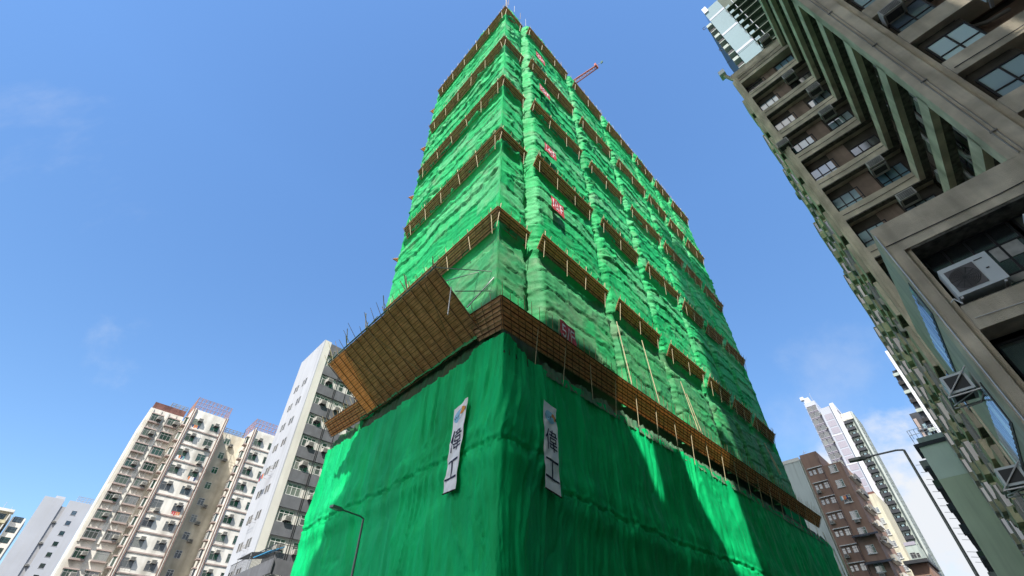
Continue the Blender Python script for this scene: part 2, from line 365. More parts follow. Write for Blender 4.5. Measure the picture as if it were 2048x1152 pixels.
# ================================================================== scaffolded tower
T = root('scaffolded_tower', GP(13.1, 14.06, 0), 'tall tower at the corner wrapped in bright green safety netting with bamboo platforms', 'building')
GRV = np.array([16.15, 25.65, 34.3, 43.0, 49.35, 55.1])
def tower_net_d(u, z, left=False, seed=0):
    """outward offset of the tower netting (strips lapped like shingles, sagging, creased)"""
    dist = np.min(np.abs(u[..., None] - (GRV if not left else np.array([-99.]))), -1)
    gd = np.exp(-(dist / .8) ** 2)
    A = np.clip((z - 22) / 14, .45, 1)
    hs = 1.72
    warp = 1.0 * gd * (.6 + .5 * perlin(u * 0 + 3.1, z * .3)) + .55 * perlin(u * .17 + seed, z * .07) + .11 * perlin(u * .75, z * .25 + seed)
    zz = (z + warp) / hs
    k = np.floor(zz)
    sc = .09 * np.abs(np.sin(math.pi * (u / 1.55 + hsh(k, seed)))) * (.4 + hsh(k, 5))
    zz = zz + sc; k = np.floor(zz); ph = zz - k
    amp = (.05 + .17 * hsh(k, 2) ** 1.5) * A * (.8 + .5 * np.abs(perlin(u * .35, k * 1.7 + seed)))
    amp = amp * (1 - .65 * gd)
    d = amp * (1 - ph) ** 1.2 - .12 * A * np.exp(-((ph - .955) / .05) ** 2) * (.4 + hsh(k, 9))
    wu = u + .5 * perlin(u * .6, z * .6); wz = z + .4 * perlin(u * .5 + 8, z * .7)
    d += .17 * A * ridge(wu * .40 + wz * .35 + seed, wz * .95 - wu * .22) ** 2.2 * (.2 + 1.2 * np.abs(perlin(u * .3, z * .35)))
    d += .20 * A * ridge(wu * .45 - wz * .50 + 9, wz * .75 + wu * .25) ** 2.2 * np.clip(perlin(u * .25 + 5, z * .3) * 1.6, 0, 1)
    d += (.055 + .05 * gd) * ridge(wu * 1.3 + wz * .8, wz * 1.7 + seed) ** 2.5 * (.3 + np.abs(perlin(u * .5 + 2, z * .5)) * 1.6)
    d += (.016 + .05 * gd) * ridge(wu * 2.9 - wz * 1.3, wz * 3.1 + seed) ** 2 + .20 * gd * ridge(wu * 1.1 + wz * .9 + 4, wz * .8 - wu * .6) ** 2
    d += .10 * perlin(u * .3 + 11, z * .12) + .035 * (1 - np.abs(np.sin(math.pi * u / 1.5))) ** 3
    tower_net_d.k = k
    rz = np.full_like(z, 1e3)
    for zo in (26.95, 37.75, 48.1, 58.7, 69.2):
        tz = z - (zo - 1.25); rz = np.where(np.abs(tz + .6) < np.abs(rz), tz + .6, rz)
    low_edge = .75 + .45 * perlin(u * .55 + seed, z * 0 + np.round(z / 10.6)) + .2 * perlin(u * 1.9, z * 0)
    open_ = (1 - gd * .8) / (1 + np.exp((rz - .75) * 9)) / (1 + np.exp(-(rz + low_edge) * 11))
    d = d * (1 - .75 * open_) - .42 * open_
    if not left:
        # netting tucked back into the re-entrant joints between the bays
        d -= (.75 + .35 * perlin(u * .4, z * .45)) * np.exp(-(dist / (.40 + .12 * perlin(u * 0 + 2, z * .6))) ** 2)
        d -= .50 / (1 + np.exp((u - 16.2) * 6))
    return d
AT, BT, ZB, ZT = 12.97, 14.05, 17.15, 71.6
def sheet_ids(u, z):
    k = tower_net_d.k; seg = np.floor(u / 5.2 + hsh(k, 4) * 3)
    h = hsh(k * 3.7 + seg * 1.9, 6); low = z < 25.3 + 1.2 * perlin(u * .3, z * .2)
    idx = np.where(h < .22, 2, np.where(h < .42, 3, 0)); return np.where(low, np.where(h < .5, 1, 4), idx)
def tower_net(u0, u1, left, name='safety_net'):
    nu = int((u1 - u0) / .125) + 2; zs = np.arange(ZB, ZT + .01, .115)
    u = np.linspace(u0, u1, nu)
    U, Z = np.meshgrid(u, zs, indexing='ij')
    top = np.zeros_like(U)
    if left:
        D = tower_net_d(U, Z, True, 4.0)
        e = np.exp(-((U - 14.5) / .45) ** 2); D = D * (1 - e) + .10 * e * (1 + perlin(Z * .9, Z * 0))
        a = AT - D; b = U
        # fold at corner: lean the last column on to the shared corner line
    else:
        D = tower_net_d(U, Z, False, 0.0)
        e = np.exp(-((U - 12.87) / .45) ** 2); D = D * (1 - e) - .45 * e
        a = U; b = BT - D
    ids = sheet_ids(U, Z); ids = ids[::-1] if left else ids
    tower_net.ids = ids[:-1, :-1].reshape(-1)
    zt = Z + np.clip((Z - 71) / .6, 0, 1) * .5 * perlin(U * .8, U * 0)
    X = a * eR[0] + b * eL[0]; Y = a * eR[1] + b * eL[1]
    if left: X, Y, zt = X[::-1], Y[::-1], zt[::-1]
    return a, b, X, Y, zt
def join_split(name, u0, u1, left):
    a, b, X, Y, Z = tower_net(u0, u1, left)
    return X, Y, Z
# left face
X, Y, Z = join_split('l', 14.45, 29.9, True)
def finish_net(o):
    for m in (N_low, N_tow2, N_tow3, N_low2): o.data.materials.append(m)
    o.data.polygons.foreach_set('material_index', tower_net.ids.astype(int)); o.data.update()
finish_net(grid_mesh('safety_net', X, Y, Z, N_tow, T))
# right face, one net per bay
edges = [12.82] + list(GRV) + [62.2]
for i in range(len(edges) - 1):
    X, Y, Z = join_split('r', edges[i], edges[i + 1], False)
    finish_net(grid_mesh('safety_net', X, Y, Z, N_tow, T))
# far end and back faces of the netting (plain falls), core and roof
mb = MB(G)
mb.box(13.6, 61.6, 15.6, 29.2, 15.5, 70.2, corem); mb.box(13.75, 68.0, 14.75, 34.0, 0.1, 16.9, corem)
mb.obj('concrete_frame', T)
def plain_net(p0, p1, z0, z1, m, seed, amp=.12):
    n = max(6, int(np.hypot(*(np.array(p1) - np.array(p0))) / .35)); zs = np.arange(z0, z1, .35)
    t, Zz = np.meshgrid(np.linspace(0, 1, n), zs, indexing='ij')
    P0 = p0[0] * eR + p0[1] * eL; P1 = p1[0] * eR + p1[1] * eL; d = P1 - P0; Ln = np.hypot(*d); nn = np.array([d[1], -d[0]]) / Ln
    D = amp * ridge(t * Ln * .5 + seed, Zz * .5) + .12 * ((Zz / 1.9) % 1 < .3)
    return grid_mesh('safety_net', P0[0] + d[0] * t + nn[0] * D, P0[1] + d[1] * t + nn[1] * D, Zz, m, T)
plain_net((62.2, 14.05), (62.2, 29.9), 16, 71.4, N_tow, 1); plain_net((62.2, 29.9), (12.97, 29.9), 16, 71.4, N_tow, 2)

# ---- platforms (sloping bamboo catch fans)
def deck(p_in0, p_in1, p_out1, p_out0, joist, nl, name, tips=.5, lathm=lath, tipup=.35):
    """deck between inner edge (p_in0->p_in1) and outer edge; joists run in->out, laths along"""
    mb = MB(); I0, I1, O1, O0 = [Vector(p) for p in (p_in0, p_in1, p_out1, p_out0)]
    nrm = (I1 - I0).cross(O0 - I0).normalized()
    if nrm.z > 0: nrm = -nrm                       # pointing to the underside
    t = .03
    top = [I0, I1, O1, O0]; k = len(mb.v)
    mb.hexa([tuple(p + nrm * t) for p in top] + [tuple(p - nrm * .02) for p in top], lathm)
    Ln = (I1 - I0).length; wd = (O0 - I0).length
    for j in range(nl + 1):
        f = j / nl; f2 = min(max(f + random.uniform(-.012, .012), 0), 1)
        p = I0.lerp(O0, f2) + nrm * (t + .02); q = I1.lerp(O1, min(max(f2 + random.uniform(-.01, .01), 0), 1)) + nrm * (t + .02)
        mb.tube(tuple(p), tuple(q), .015 if nl > 8 else .034, lathd if j % 2 else bamboo, 4)
    nj = max(2, round(Ln / joist))
    for i in range(nj + 1):
        f = i / nj + (random.uniform(-.1, .1) / nj if 0 < i < nj else 0)
        p = I0.lerp(I1, f) + nrm * (t + .065); q = O0.lerp(O1, f) + nrm * (t + .065)
        d = (q - p).normalized(); tp = tips * random.uniform(.5, 1.25)
        dd = (d + Vector((0, 0, 1)) * tipup * random.uniform(.2, 1.4)).normalized()
        mb.tube(tuple(p), tuple(q), .03 if nl > 8 else .018, ribm, 5)
        mb.tube(tuple(q), tuple(q + dd * tp), .022, bamboo_lt if random.random() < .4 else bamboo, 5, .014)
    return mb
strut_count = [0]
def struts(parent, pts, rest=None):
    for p, q in pts:
        mb = MB(); mb.tube(p, q, .032, bamboo_lt, 6, .022)
        if rest is None: mb.obj('bamboo_strut', parent)
        else: rest.append((p, q))
ROWS = [26.95, 37.75, 48.1, 58.7, 69.2]
BAYS = [(12.42, 15.75, 14.6, 14.12), (16.5, 24.85, 14.05, 13.5), (26.5, 33.3, 14.05, 13.5), (35.2, 42.6, 14.05, 13.5), (43.6, 48.8, 14.05, 13.5), (49.9, 54.6, 14.05, 13.5), (55.7, 61.8, 14.05, 13.5)]
def sag(z, n=0): return z + random.uniform(-.16, .16)
for r, zo in enumerate(ROWS):
    zi = zo - 1.02
    for k, (a0, a1, bw, bo) in enumerate(BAYS):
        z0, z1 = (zo, zo) if k == 0 else (sag(zo), sag(zo)); drop = 1.02
        ai = 12.97 if k == 0 else a0
        mb = deck(GP(ai, bw + .1, z0 - drop), GP(a1, bw + .1, z1 - drop), GP(a1, bo, z1), GP(a0, bo, z0), .8, 6, 'x', .38)
        o = mb.obj('bamboo_platform', T)
        n = 2 if k == 0 else (4 if k == 1 else 3)
        pts = []
        for i in range(n):
            f = (i + .12) / (n - .75) if n > 1 else .5; f = min(f, .97)
            a = a0 + (a1 - a0) * f; j = random.uniform(-.25, .25)
            pts.append((GP(a + j * .3, bo - .03, zo + .55), GP(a + j, bw - .22, zi - random.uniform(.55, .95))))
        if r < 4: struts(o, pts)
        else:
            mb = MB()
            for p, q in pts: mb.tube(p, q, .03, bamboo_lt, 5)
            so = mb.obj('bamboo_struts', o); so['kind'] = 'stuff'
    mb = deck(GP(AT + .1, 14.62, zo - 1.02), GP(AT + .1, 29.2, zo - 1.02 - .1), GP(12.42, 29.2, zo - .1), GP(12.42, 14.12, zo), .8, 6, 'x', .4)
    o = mb.obj('bamboo_platform', T)
    pts = []
    for i in range(6):
        b = 14.6 + 14.2 * (i + .1) / 5.3; j = random.uniform(-.3, .3)
        pts.append((GP(12.38, b, zo + .45), GP(AT - .25, b + j, zi - random.uniform(.55, 1.0))))
    if r < 4: struts(o, pts)
    else:
        mb = MB()
        for p, q in pts: mb.tube(p, q, .03, bamboo_lt, 5)
        so = mb.obj('bamboo_struts', o); so['kind'] = 'stuff'
    # platform on the far side, its end shows past the edge
    mb = deck(GP(13.0, 29.9, zo - 3.4), GP(40, 29.9, zo - 3.4), GP(40, 31.3, zo - 2.5), GP(12.9, 31.3, zo - 2.5), .7, 3, 'x', .35)
    mb.obj('bamboo_platform', T)
# uprights poking above the roof edge
for a in np.arange(13, 62, 1.15):
    mb = MB(G)
    h = random.uniform(.5, 1.9); mb.tube((a, 14.1, 70.9), (a + random.uniform(-.1, .1), 14.05, 71.7 + h), .03, bamboo if random.random() < .6 else steel, 5); mb.obj('roof_pole', T)
for b in np.arange(14.4, 30, .85):
    mb = MB(G)
    h = random.uniform(.5, 1.9); mb.tube((12.97, b, 70.9), (12.95, b + random.uniform(-.1, .1), 71.7 + h), .03, bamboo if random.random() < .6 else steel, 5); mb.obj('roof_pole', T)
mb = MB(G); mb.tube((12.9, 14.5, 70), (12.6, 14.2, 74.0), .05, bamboo_lt, 5)
o = mb.obj('roof_pole', T)

# ---- right hand canopy over the podium
CZ = 18.0
mb = deck(GP(13.1, 14.10, 16.78), GP(67.6, 14.10, 17.25), GP(66.6, 13.2, CZ + .05), GP(12.1, 13.2, CZ), .62, 7, 'x', .75, tipup=.9)
cr = mb.obj('bamboo_canopy', T)
pts = []
for a in np.arange(15.2, 66, 2.7):
    pts.append((GP(a + random.uniform(-.2, .2), 13.35, 18.1), GP(a + random.uniform(-.15, .15), 13.72, 15.25 + random.uniform(-.15, .2))))
struts(cr, pts)
# ---- left: short corner piece, the big tilted catch fan, the far end piece
mb = deck(GP(13.1, 14.10, 16.78), GP(13.1, 16.1, 17.0), GP(12.1, 16.3, 18.3), GP(12.1, 13.2, CZ), .5, 7, 'x', .5, tipup=.9)
mb.obj('bamboo_canopy', T)
mb = deck(GP(13.12, 15.75, 17.3), GP(13.12, 28.85, 17.15), GP(9.05, 28.75, 19.6), GP(9.1, 15.65, 19.65), .84, 26, 'x', 1.05, tipup=.8)
for x0 in (.18, .42, .66, .9):      # diagonal lashing poles on the underside
    p = Vector(GP(13.0, 15.9 + 12.8 * x0, 17.0)); q = Vector(GP(9.2, 15.9 + 12.8 * min(1, x0 + random.uniform(-.2, .2)), 19.4)); mb.tube(tuple(p), tuple(q), .022, bamboo, 5)
mb.tube(GP(9.05, 15.6, 19.72), GP(9.0, 28.8, 19.68), .05, tgreen, 6)
cl = mb.obj('catch_fan', T)
mb = deck(GP(13.1, 28.9, 17.1), GP(13.1, 35.0, 17.5), GP(12.2, 35.0, 18.4), GP(12.2, 28.9, 18.1), .6, 7, 'x', .5, tipup=.6)
mb.obj('bamboo_canopy', T)
for i, f in enumerate((.02, .22, .42, .60, .80, .98)):   # white outriggers bundled at the fan's outer edge
    b = 15.65 + 13.1 * f; c = GP(9.07, b, 19.68); mb = MB()
    for j in range(3):
        e = GP(9.07 - random.uniform(-.5, .7), b + random.uniform(-.7, .5), 19.8 + random.uniform(.2, .9)); mb.tube(c, e, .028, bamboo_lt, 5)
    if i in (1, 3): mb.tube(c, GP(8.9, b + .35, 21.2), .035, bamboo_lt, 5)
    mb.obj('lashed_poles', T)
BR = [((9.1, 15.65, 19.7), (12.85, 15.0, 21.6)), ((10.6, 15.65, 18.9), (12.85, 14.9, 19.9)), ((11.6, 15.65, 18.3), (12.85, 14.75, 20.9)), ((10.3, 15.62, 19.0), (10.3, 15.62, 17.0)), ((9.9, 15.6, 19.2), (12.9, 16.4, 22.6))]
for p, q in BR:
    mb = MB(G); mb.tube(p, q, .035, steel, 6); mb.obj('steel_brace', T)

# ---- podium netting wraps the corner
def softp(x, w=.14): return w * np.logaddexp(0, x / w)
def pod_path(s): return 13.1 + softp(s), 14.06 + softp(-s)
def rope_z(s):
    r = np.where(s < 3.0, 10.5 + .15 * np.cos(s), 8.95 + .12 * np.sin(s * .3))
    t = np.clip((s - 2.9) / 1.4, 0, 1); t = t * t * (3 - 2 * t)
    return np.where(s > 0, (10.55 * (1 - t) + (8.95 + .12 * np.sin(s * .3)) * t), 10.62 + .05 * np.sin(s * .7)) + .12 * perlin(s * .9, s * 0)
def pod_disp(S, Z):
    zr = rope_z(S)
    dz = Z - zr
    warp = perlin(S * .22, Z * .07) * 1.3 + .25 * perlin(S * .8, Z * .25)
    d = .12 * ridge(S * .62 + warp, Z * .05 + 2) ** 2 + .10 * ridge(S * 1.55 + warp * 1.6, Z * .08 + 7) ** 2.5
    d += .04 * ridge(S * 3.7 + warp * 2.5, Z * .13) ** 3
    d += .07 * ridge(S * .8 + warp * .9 + 20, Z * .05) ** 7 + .05 * ridge(S * 1.7 + warp * 1.3 + 31, Z * .07) ** 7 - .08 * ridge(S * .7 + warp + 41, Z * .05 + 3) ** 9
    near = np.exp(-np.abs(dz) / 1.1)
    d += .12 * near * ridge(S * 2.6 + 1.5 * perlin(S * .5, Z * .6), Z * .25) ** 2
    d += .11 * perlin(S * .45, Z * .28 + 4) + .05 * ridge(S * .9 - Z * .35, Z * .4 + S * .12) * np.clip(perlin(S * .2, Z * .2 + 9) * 2, 0, 1)
    d += .16 * np.exp(-((dz - .75) / .6) ** 2) * (.5 + .6 * np.abs(perlin(S * .7, S * 0 + 3))) + .14 * np.exp(-((dz + .6) / .5) ** 2)
    d -= .17 * np.exp(-(dz / .09) ** 2) * (.75 + .4 * perlin(S * 3, S * 0 + 1)); d += .07 * np.exp(-((dz - .22) / .09) ** 2) * (.6 + .6 * perlin(S * 2.2, S * 0 + 7))
    d += .16 * np.exp(-((dz + .02) / .2) ** 2) * ridge(S * 3.2 + Z, Z * 4) ** 2
    fr_ = ((S + .12 * perlin(Z * .3, S * 0)) / 3.3) % 1; d += .035 * np.exp(-(fr_ / .02) ** 2) * (Z > zr)
    # pillowy bulges round the corner
    c = np.exp(-(S / 2.2) ** 2)
    d += c * (.13 * np.exp(-((Z - 12.2) / .9) ** 2) * np.abs(np.sin(S * 1.6)) + .12 * perlin(S * .9, Z * .55))
    return d
S1 = np.concatenate([np.arange(-21.2, -8, .14), np.arange(-8, 22, .08), np.arange(22, 56.01, .2)])
Z1 = np.concatenate([np.arange(0, 4.5, .5), np.arange(4.5, 15.71, .10)])
S, Zg = np.meshgrid(S1, Z1, indexing='ij'); D = pod_disp(S, Zg)
a, b = pod_path(S); sg = 1 / (1 + np.exp(-S / .3)); a2 = a - D * (1 - sg); b2 = b - D * sg
zz = Zg + np.clip((Zg - 14.7) / 1.0, 0, 1) * (.22 * perlin(S * .8, S * 0) + .95 / (1 + np.exp((S - 1.2) / .5)) * (1 - .5 * np.clip((-S - 1.5) / 2, 0, 1)))
sheet = np.floor((S + np.where(Zg > rope_z(S), 0, 1.7) + .12 * perlin(Zg * .3, S * 0)) / 3.3); hh = hsh(sheet, np.where(Zg > rope_z(S), 1, 2))
pod = grid_mesh('podium_net', a2 * eR[0] + b2 * eL[0], a2 * eR[1] + b2 * eL[1], zz, N_pod, T)
pod.data.materials.append(N_pod2); pod.data.materials.append(N_pod3)
pod.data.polygons.foreach_set('material_index', np.where(hh < .3, 1, np.where(hh < .55, 2, 0))[:-1, :-1].reshape(-1).astype(int)); pod.data.update()
plain_net((69.1, 14.06), (69.1, 34), 0.2, 16, N_pod, 5)
# older strips of net under the canopy, ragged top; left coloured as shaded gap
for (s0, s1, m, za, zb, seed, off) in ((3.2, 55.3, N_pale, 15.25, 16.1, 1, .10), (-21, 3.2, N_dkn, 15.3, 17.2, 5, -.10)):
    s = np.arange(s0, s1, .09); t = np.linspace(0, 1, 9)
    Sx, Tt = np.meshgrid(s, t, indexing='ij')
    hgt = (zb - za) + .28 * perlin(Sx * .9 + seed, Sx * 0) + .14 * perlin(Sx * 2.7, Sx * 0 + seed)
    Zz = za + Tt * hgt; Dd = off + .09 * ridge(Sx * 1.9 + seed, Tt * .6) + .06 * perlin(Sx * 4, Tt) - .15 * Tt
    a, b = pod_path(Sx); sg = 1 / (1 + np.exp(-Sx / .3))
    a2 = a - Dd * (1 - sg); b2 = b - Dd * sg
    grid_mesh('edge_net', a2 * eR[0] + b2 * eL[0], a2 * eR[1] + b2 * eL[1], Zz, m, T)
# bamboo poles glimpsed leaning against the tower net
for (a, z0, z1, da) in ((29.9, 17.5, 24.5, .25), (36.3, 18.2, 23.2, .5), (36.9, 18.4, 22.2, .5), (25.9, 18.4, 24.3, .15), (57.0, 20.5, 24.0, .8), (57.6, 20.7, 23.3, .8)):
    mb = MB(G); mb.tube((a, 13.55, z0), (a - da, 13.75, z1), .04, bamboo_lt, 6); mb.obj('leaning_pole', T)

# ================================================================== banners and floor signs
def text_mesh(body, cjk=False, size=1.0):
    cu = bpy.data.curves.new('t', 'FONT'); cu.body = body; cu.size = size; cu.align_x = 'CENTER'; cu.align_y = 'CENTER'; cu.resolution_u = 3
    ob = bpy.data.objects.new('t', cu); scene.collection.objects.link(ob)
    dg = bpy.context.evaluated_depsgraph_get(); dg.update()
    me = bpy.data.meshes.new_from_object(ob.evaluated_get(dg))
    bpy.data.objects.remove(ob); return me
def quad_surface(corners, bulge, seed):
    """bilinear patch TL,TR,BR,BL with creases; returns f(u,v)->point"""
    TL, TR, BR_, BL = [np.array(c) for c in corners]
    n = np.cross(TR - TL, BL - TL); n /= np.linalg.norm(n)
    C = (TL + TR + BR_ + BL) / 4
    if np.dot(n, np.array([0, 0, 1.6]) - C) < 0: n = -n
    L_ = np.linalg.norm(BL - TL); W_ = np.linalg.norm(TR - TL)
    def f(u, v, off=0.0):
        u = np.asarray(u, float); v = np.asarray(v, float)
        p = (TL[:, None] * (1 - u) * (1 - v) + TR[:, None] * u * (1 - v) + BR_[:, None] * u * v + BL[:, None] * (1 - u) * v)
        d = bulge * (ridge(u * W_ * 1.1 + v * 1.4 + seed, v * L_ * .8 + u) + .6 * perlin(u * W_ * 1.5 + 3, v * L_ * 1.2 + seed)) + off
        return p + n[:, None] * d
    return f, W_, L_
def banner(name, corners, seed, label, cat, group, body_mat, marks, bulge=.05, edge=None):
    f, W_, L_ = quad_surface(corners, bulge, seed)
    rt = root(name, tuple(np.mean(corners, 0)), label, cat, group)
    nu, nv = 14, max(8, int(L_ / .12)); U, V = np.meshgrid(np.linspace(0, 1, nu), np.linspace(0, 1, nv), indexing='ij')
    Uj = U + .03 * perlin(V * L_ * .9 + seed, V * 0) * 1.0
    P = f(Uj.ravel(), V.ravel()); X, Y, Z = [q.reshape(U.shape) for q in P]
    grid_mesh('cloth', X, Y, Z, body_mat, rt)
    for (kind, m, cu, cv, sx, sy, data) in marks:
        if kind == 'text':
            me = text_mesh(data)
            # subdivide a little so that glyphs follow the cloth
            import bmesh
            bm = bmesh.new(); bm.from_mesh(me); bmesh.ops.triangulate(bm, faces=bm.faces); bmesh.ops.subdivide_edges(bm, edges=[e for e in bm.edges if e.calc_length() > .12], cuts=2); bm.to_mesh(me); bm.free()
            n = len(me.vertices); co = np.zeros(n * 3); me.vertices.foreach_get('co', co); co = co.reshape(-1, 3)
            mn, mx = co.min(0), co.max(0); c = (mn + mx) / 2; s = mx - mn
            uu = cu + (co[:, 0] - c[0]) / s[0] * sx; vv = cv - (co[:, 1] - c[1]) / s[1] * sy
            me.vertices.foreach_set('co', f(uu, vv, .022).T.ravel()); me.materials.clear(); me.materials.append(m); me.update()
            link('lettering', me, rt)
        else:
            pts = np.array(data); uu = cu + pts[:, 0] * sx; vv = cv + pts[:, 1] * sy
            P = f(uu, vv, .012 if kind == 'disc' else .018).T; me = bpy.data.meshes.new('emblem')
            c0 = f(np.array([cu]), np.array([cv]), .014 if kind == 'disc' else .02).T
            vs = P.tolist() + c0.tolist(); k = len(P)
            me.from_pydata(vs, [], [[i, (i + 1) % k, k] for i in range(k)]); me.materials.append(m); link('emblem', me, rt)
    if edge:
        mb = MB(); q = f(np.array([0., 1.]), np.array([1., 1.]), .03).T; mb.tube(tuple(q[0]), tuple(q[1]), .035, dark, 6); mb.obj('batten', rt)
    return rt
circ = [(math.cos(2 * math.pi * i / 28), math.sin(2 * math.pi * i / 28)) for i in range(28)]
tri = [(-.9, .9), (.9, .9), (.9, -1)]
def ban_marks(du, dv, flip):
    return [('disc', skyb, .42 + du, .135 + dv, .36, .075, circ), ('disc2', orange, .72 + du * .5, .115 + dv, .20, .04, circ),
            ('disc2', navy, .86 + du * .3, .118 + dv, .10, .024, tri), ('text', navy, .30 + du * .6, .145 + dv, .42, .034, 'WE'),
            ('text', navy, .5, .44, .82, .25, '偉'), ('text', navy, .5, .765, .9, .21, '工')]
banner('hanging_banner', [GP(12.76, 17.45, 13.05), GP(12.76, 16.38, 13.4), GP(12.72, 16.83, 8.85), GP(12.72, 17.75, 8.85)], 2.0,
       'white vertical banner with navy characters on the left side of the green corner', 'banner', 'white company banners hung on the green netting', white, ban_marks(0, 0, 0), .06, True)
banner('hanging_banner', [GP(15.85, 13.70, 13.4), GP(16.9, 13.70, 13.25), GP(16.7, 13.66, 8.65), GP(15.6, 13.66, 8.85)], 6.0,
       'white vertical banner with navy characters on the right side of the green corner', 'banner', 'white company banners hung on the green netting', white, ban_marks(.04, .03, 1), .06, True)
for txt, a0, a1, z0, z1, lab in (('10/F', 17.9, 19.55, 31.3, 32.9, 'red floor sign reading 10/F, second lowest on the first green bay'),
        ('5/F', 17.6, 19.2, 18.1, 19.6, 'red floor sign reading 5/F just above the bamboo canopy'),
        ('14/F', 17.6, 19.3, 39.6, 41.0, 'red floor sign above the second bamboo platform, third from the bottom'),
        ('18/F', 17.6, 19.4, 52.2, 53.6, 'small faded red floor sign, fourth from the bottom'),
        ('22/F', 17.5, 19.2, 61.2, 62.8, 'small faded red floor sign nearest the tower top')):
    bb = 13.46
    banner('floor_sign', [GP(a0, bb, z1 + .12), GP(a1, bb, z1), GP(a1, bb, z0), GP(a0, bb, z0 + .1)], a0 + z0, lab, 'sign', 'red floor number signs on the netting', redm,
           [('text', whitep, .5, .5, .8, .66, txt)], .05)

# ================================================================== roof crane
CR = root('tower_crane', GP(30, 19.7, 70.2), 'red lattice crane jib sticking out above the green tower roof', 'crane')
mb = MB(G)
tip = np.array([31.62, 11.6, 80.0]); base = np.array([30.0, 19.6, 80.0]); ax = tip - base
for k, (da, dz) in enumerate(((-.45, 0), (.45, 0), (0, .75))):
    mb.tube(tuple(base + (da, 0, dz)), tuple(tip + (da * .6, 0, dz * .5)), .09, craner, 6)
nseg = 13
for i in range(nseg):
    f0, f1 = i / nseg, (i + 1) / nseg
    def pt(f, k): d = ((-.45, 0), (.45, 0), (0, .75))[k]; s = 1 - .4 * f; q = base + ax * f; return (q[0] + d[0] * s, q[1], q[2] + d[1] * (1 - .5 * f))
    for k in range(3): mb.tube(pt(f0, k), pt(f1, (k + 1) % 3), .035, cranel, 4); mb.tube(pt(f0, k), pt(f0, (k + 1) % 3), .035, cranel, 4)
mb.obj('jib', CR)
mb = MB(G); mb.box(31.2, 32.0, 11.3, 11.6, 79.9, 80.6, craner); mb.obj('jib_head', CR)
mb = MB(G); mb.box(29.5, 30.5, 19.2, 20.2, 70.2, 81.0, craner); mb.obj('mast', CR)
mb = MB(G); mb.tube((31.6, 11.4, 80.3), (31.7, 10.6, 80.2), .03, steel, 4); mb.box(31.65, 31.75, 10.2, 10.6, 79.7, 80.4, tgreen); mb.obj('flag', CR)

# ================================================================== shared building parts
PROTO = {}
def win_proto(key, w, h, cols, fr, gl, kind='flat', rows=(0.0,), sill=None, dep=.08):
    """local coords: x centred, z from 0 at the sill, wall plane y=0"""
    if key in PROTO: return PROTO[key]
    f = MB(); t = .06
    y0, y1 = -.05, .06
    if kind == 'flat':
        f.box(-w/2, w/2, y0, y1, 0, t, fr); f.box(-w/2, w/2, y0, y1, h - t, h, fr)
        f.box(-w/2, -w/2 + t, y0, y1, t, h - t, fr); f.box(w/2 - t, w/2, y0, y1, t, h - t, fr)
        for c in range(1, cols): x = -w/2 + w * c / cols; f.box(x - t/2, x + t/2, y0 + .004, y1 - .004, t, h - t, fr)
        for r in rows:
            if r > 0: f.box(-w/2 + t, w/2 - t, y0 + .008, y1 - .008, h * r - t/2, h * r + t/2, fr)
        if sill: f.box(-w/2 - .12, w/2 + .12, -.18, .02, -.12, -.004, sill)
        g = MB(); g.box(-w/2 + t * .9, w/2 - t * .9, -.012, .02, t * .9, h - t * .9, gl)
    else:                                           # bay window: surround box, glass front and sides
        s = sill; p = .5
        f.box(-w/2 - .12, w/2 + .12, -p - .1, .05, -.22, 0, s); f.box(-w/2 - .12, w/2 + .12, -p - .1, .05, h, h + .18, s)
        for x in (-w/2, w/2 - t * 1.3): f.box(x, x + t * 1.3, -p, -p + t * 1.3, 0, h, fr); f.box(x, x + t * 1.3, -t, .04, 0, h, fr)
        for c in range(1, cols): x = -w/2 + w * c / cols; f.box(x - t/2, x + t/2, -p, -p + t, 0, h, fr)
        f.box(-w/2 + .004, w/2 - .004, -p - .004, -p + t, h * .68, h * .68 + t, fr); f.box(-w/2, w/2, -p - .006, -p + t, .001, t * 1.2, fr); f.box(-w/2, w/2, -p - .006, -p + t, h - t * 1.2, h - .001, fr)
        g = MB(); g.box(-w/2 + .02, w/2 - .02, -p + .02, .04, .03, h - .03, gl)
    PROTO[key] = (f.mesh('window_frame'), g.mesh('window_pane')); return PROTO[key]
def window(parent, fr, x, y, z, key):
    me_f, me_g = PROTO[key]
    o = link('window', me_f, parent, fr.M(x, y, z)); g = bpy.data.objects.new('pane', me_g); scene.collection.objects.link(g); g.parent = o
    return o
def ac_proto():
    m = MB(); m.box(-.38, .38, -.62, .1, 0, .5, acm); m.box(-.33, .33, -.632, -.6, .05, .45, acg)
    for k in range(5): m.box(-.33, .33, -.645, -.634, .08 + .08 * k, .105 + .08 * k, acm)
    m.box(-.30, .30, -.5, -.1, -.015, .01, acg)
    m.box(-.4, -.36, -.55, .05, -.06, -.001, pipe); m.box(.36, .4, -.55, .05, -.06, -.001, pipe)
    PROTO['ac'] = m.mesh('air_conditioner')
    m = MB(); m.box(-.55, .55, -.55, -.1, 0, .75, acw)
    import math as _m
    n = 20; c = (-.12, .38); r = .27
    m.poly([(c[0] + r * _m.cos(2*_m.pi*i/n), -.556, c[1] + r * _m.sin(2*_m.pi*i/n)) for i in range(n)], fan)
    m.box(-.5, -.4, -.55, .2, -.08, -.004, steel); m.box(.4, .5, -.55, .2, -.08, -.004, steel)
    PROTO['ac2'] = m.mesh('air_conditioner')
ac_proto()
def ac(parent, fr, x, y, z, k='ac'): return link('air_conditioner', PROTO[k], parent, fr.M(x, y, z))
def wall(parent, fr, boxes, name='wall'):
    mb = MB(fr)
    for b in boxes: mb.box(*b)
    return mb.obj(name, parent)
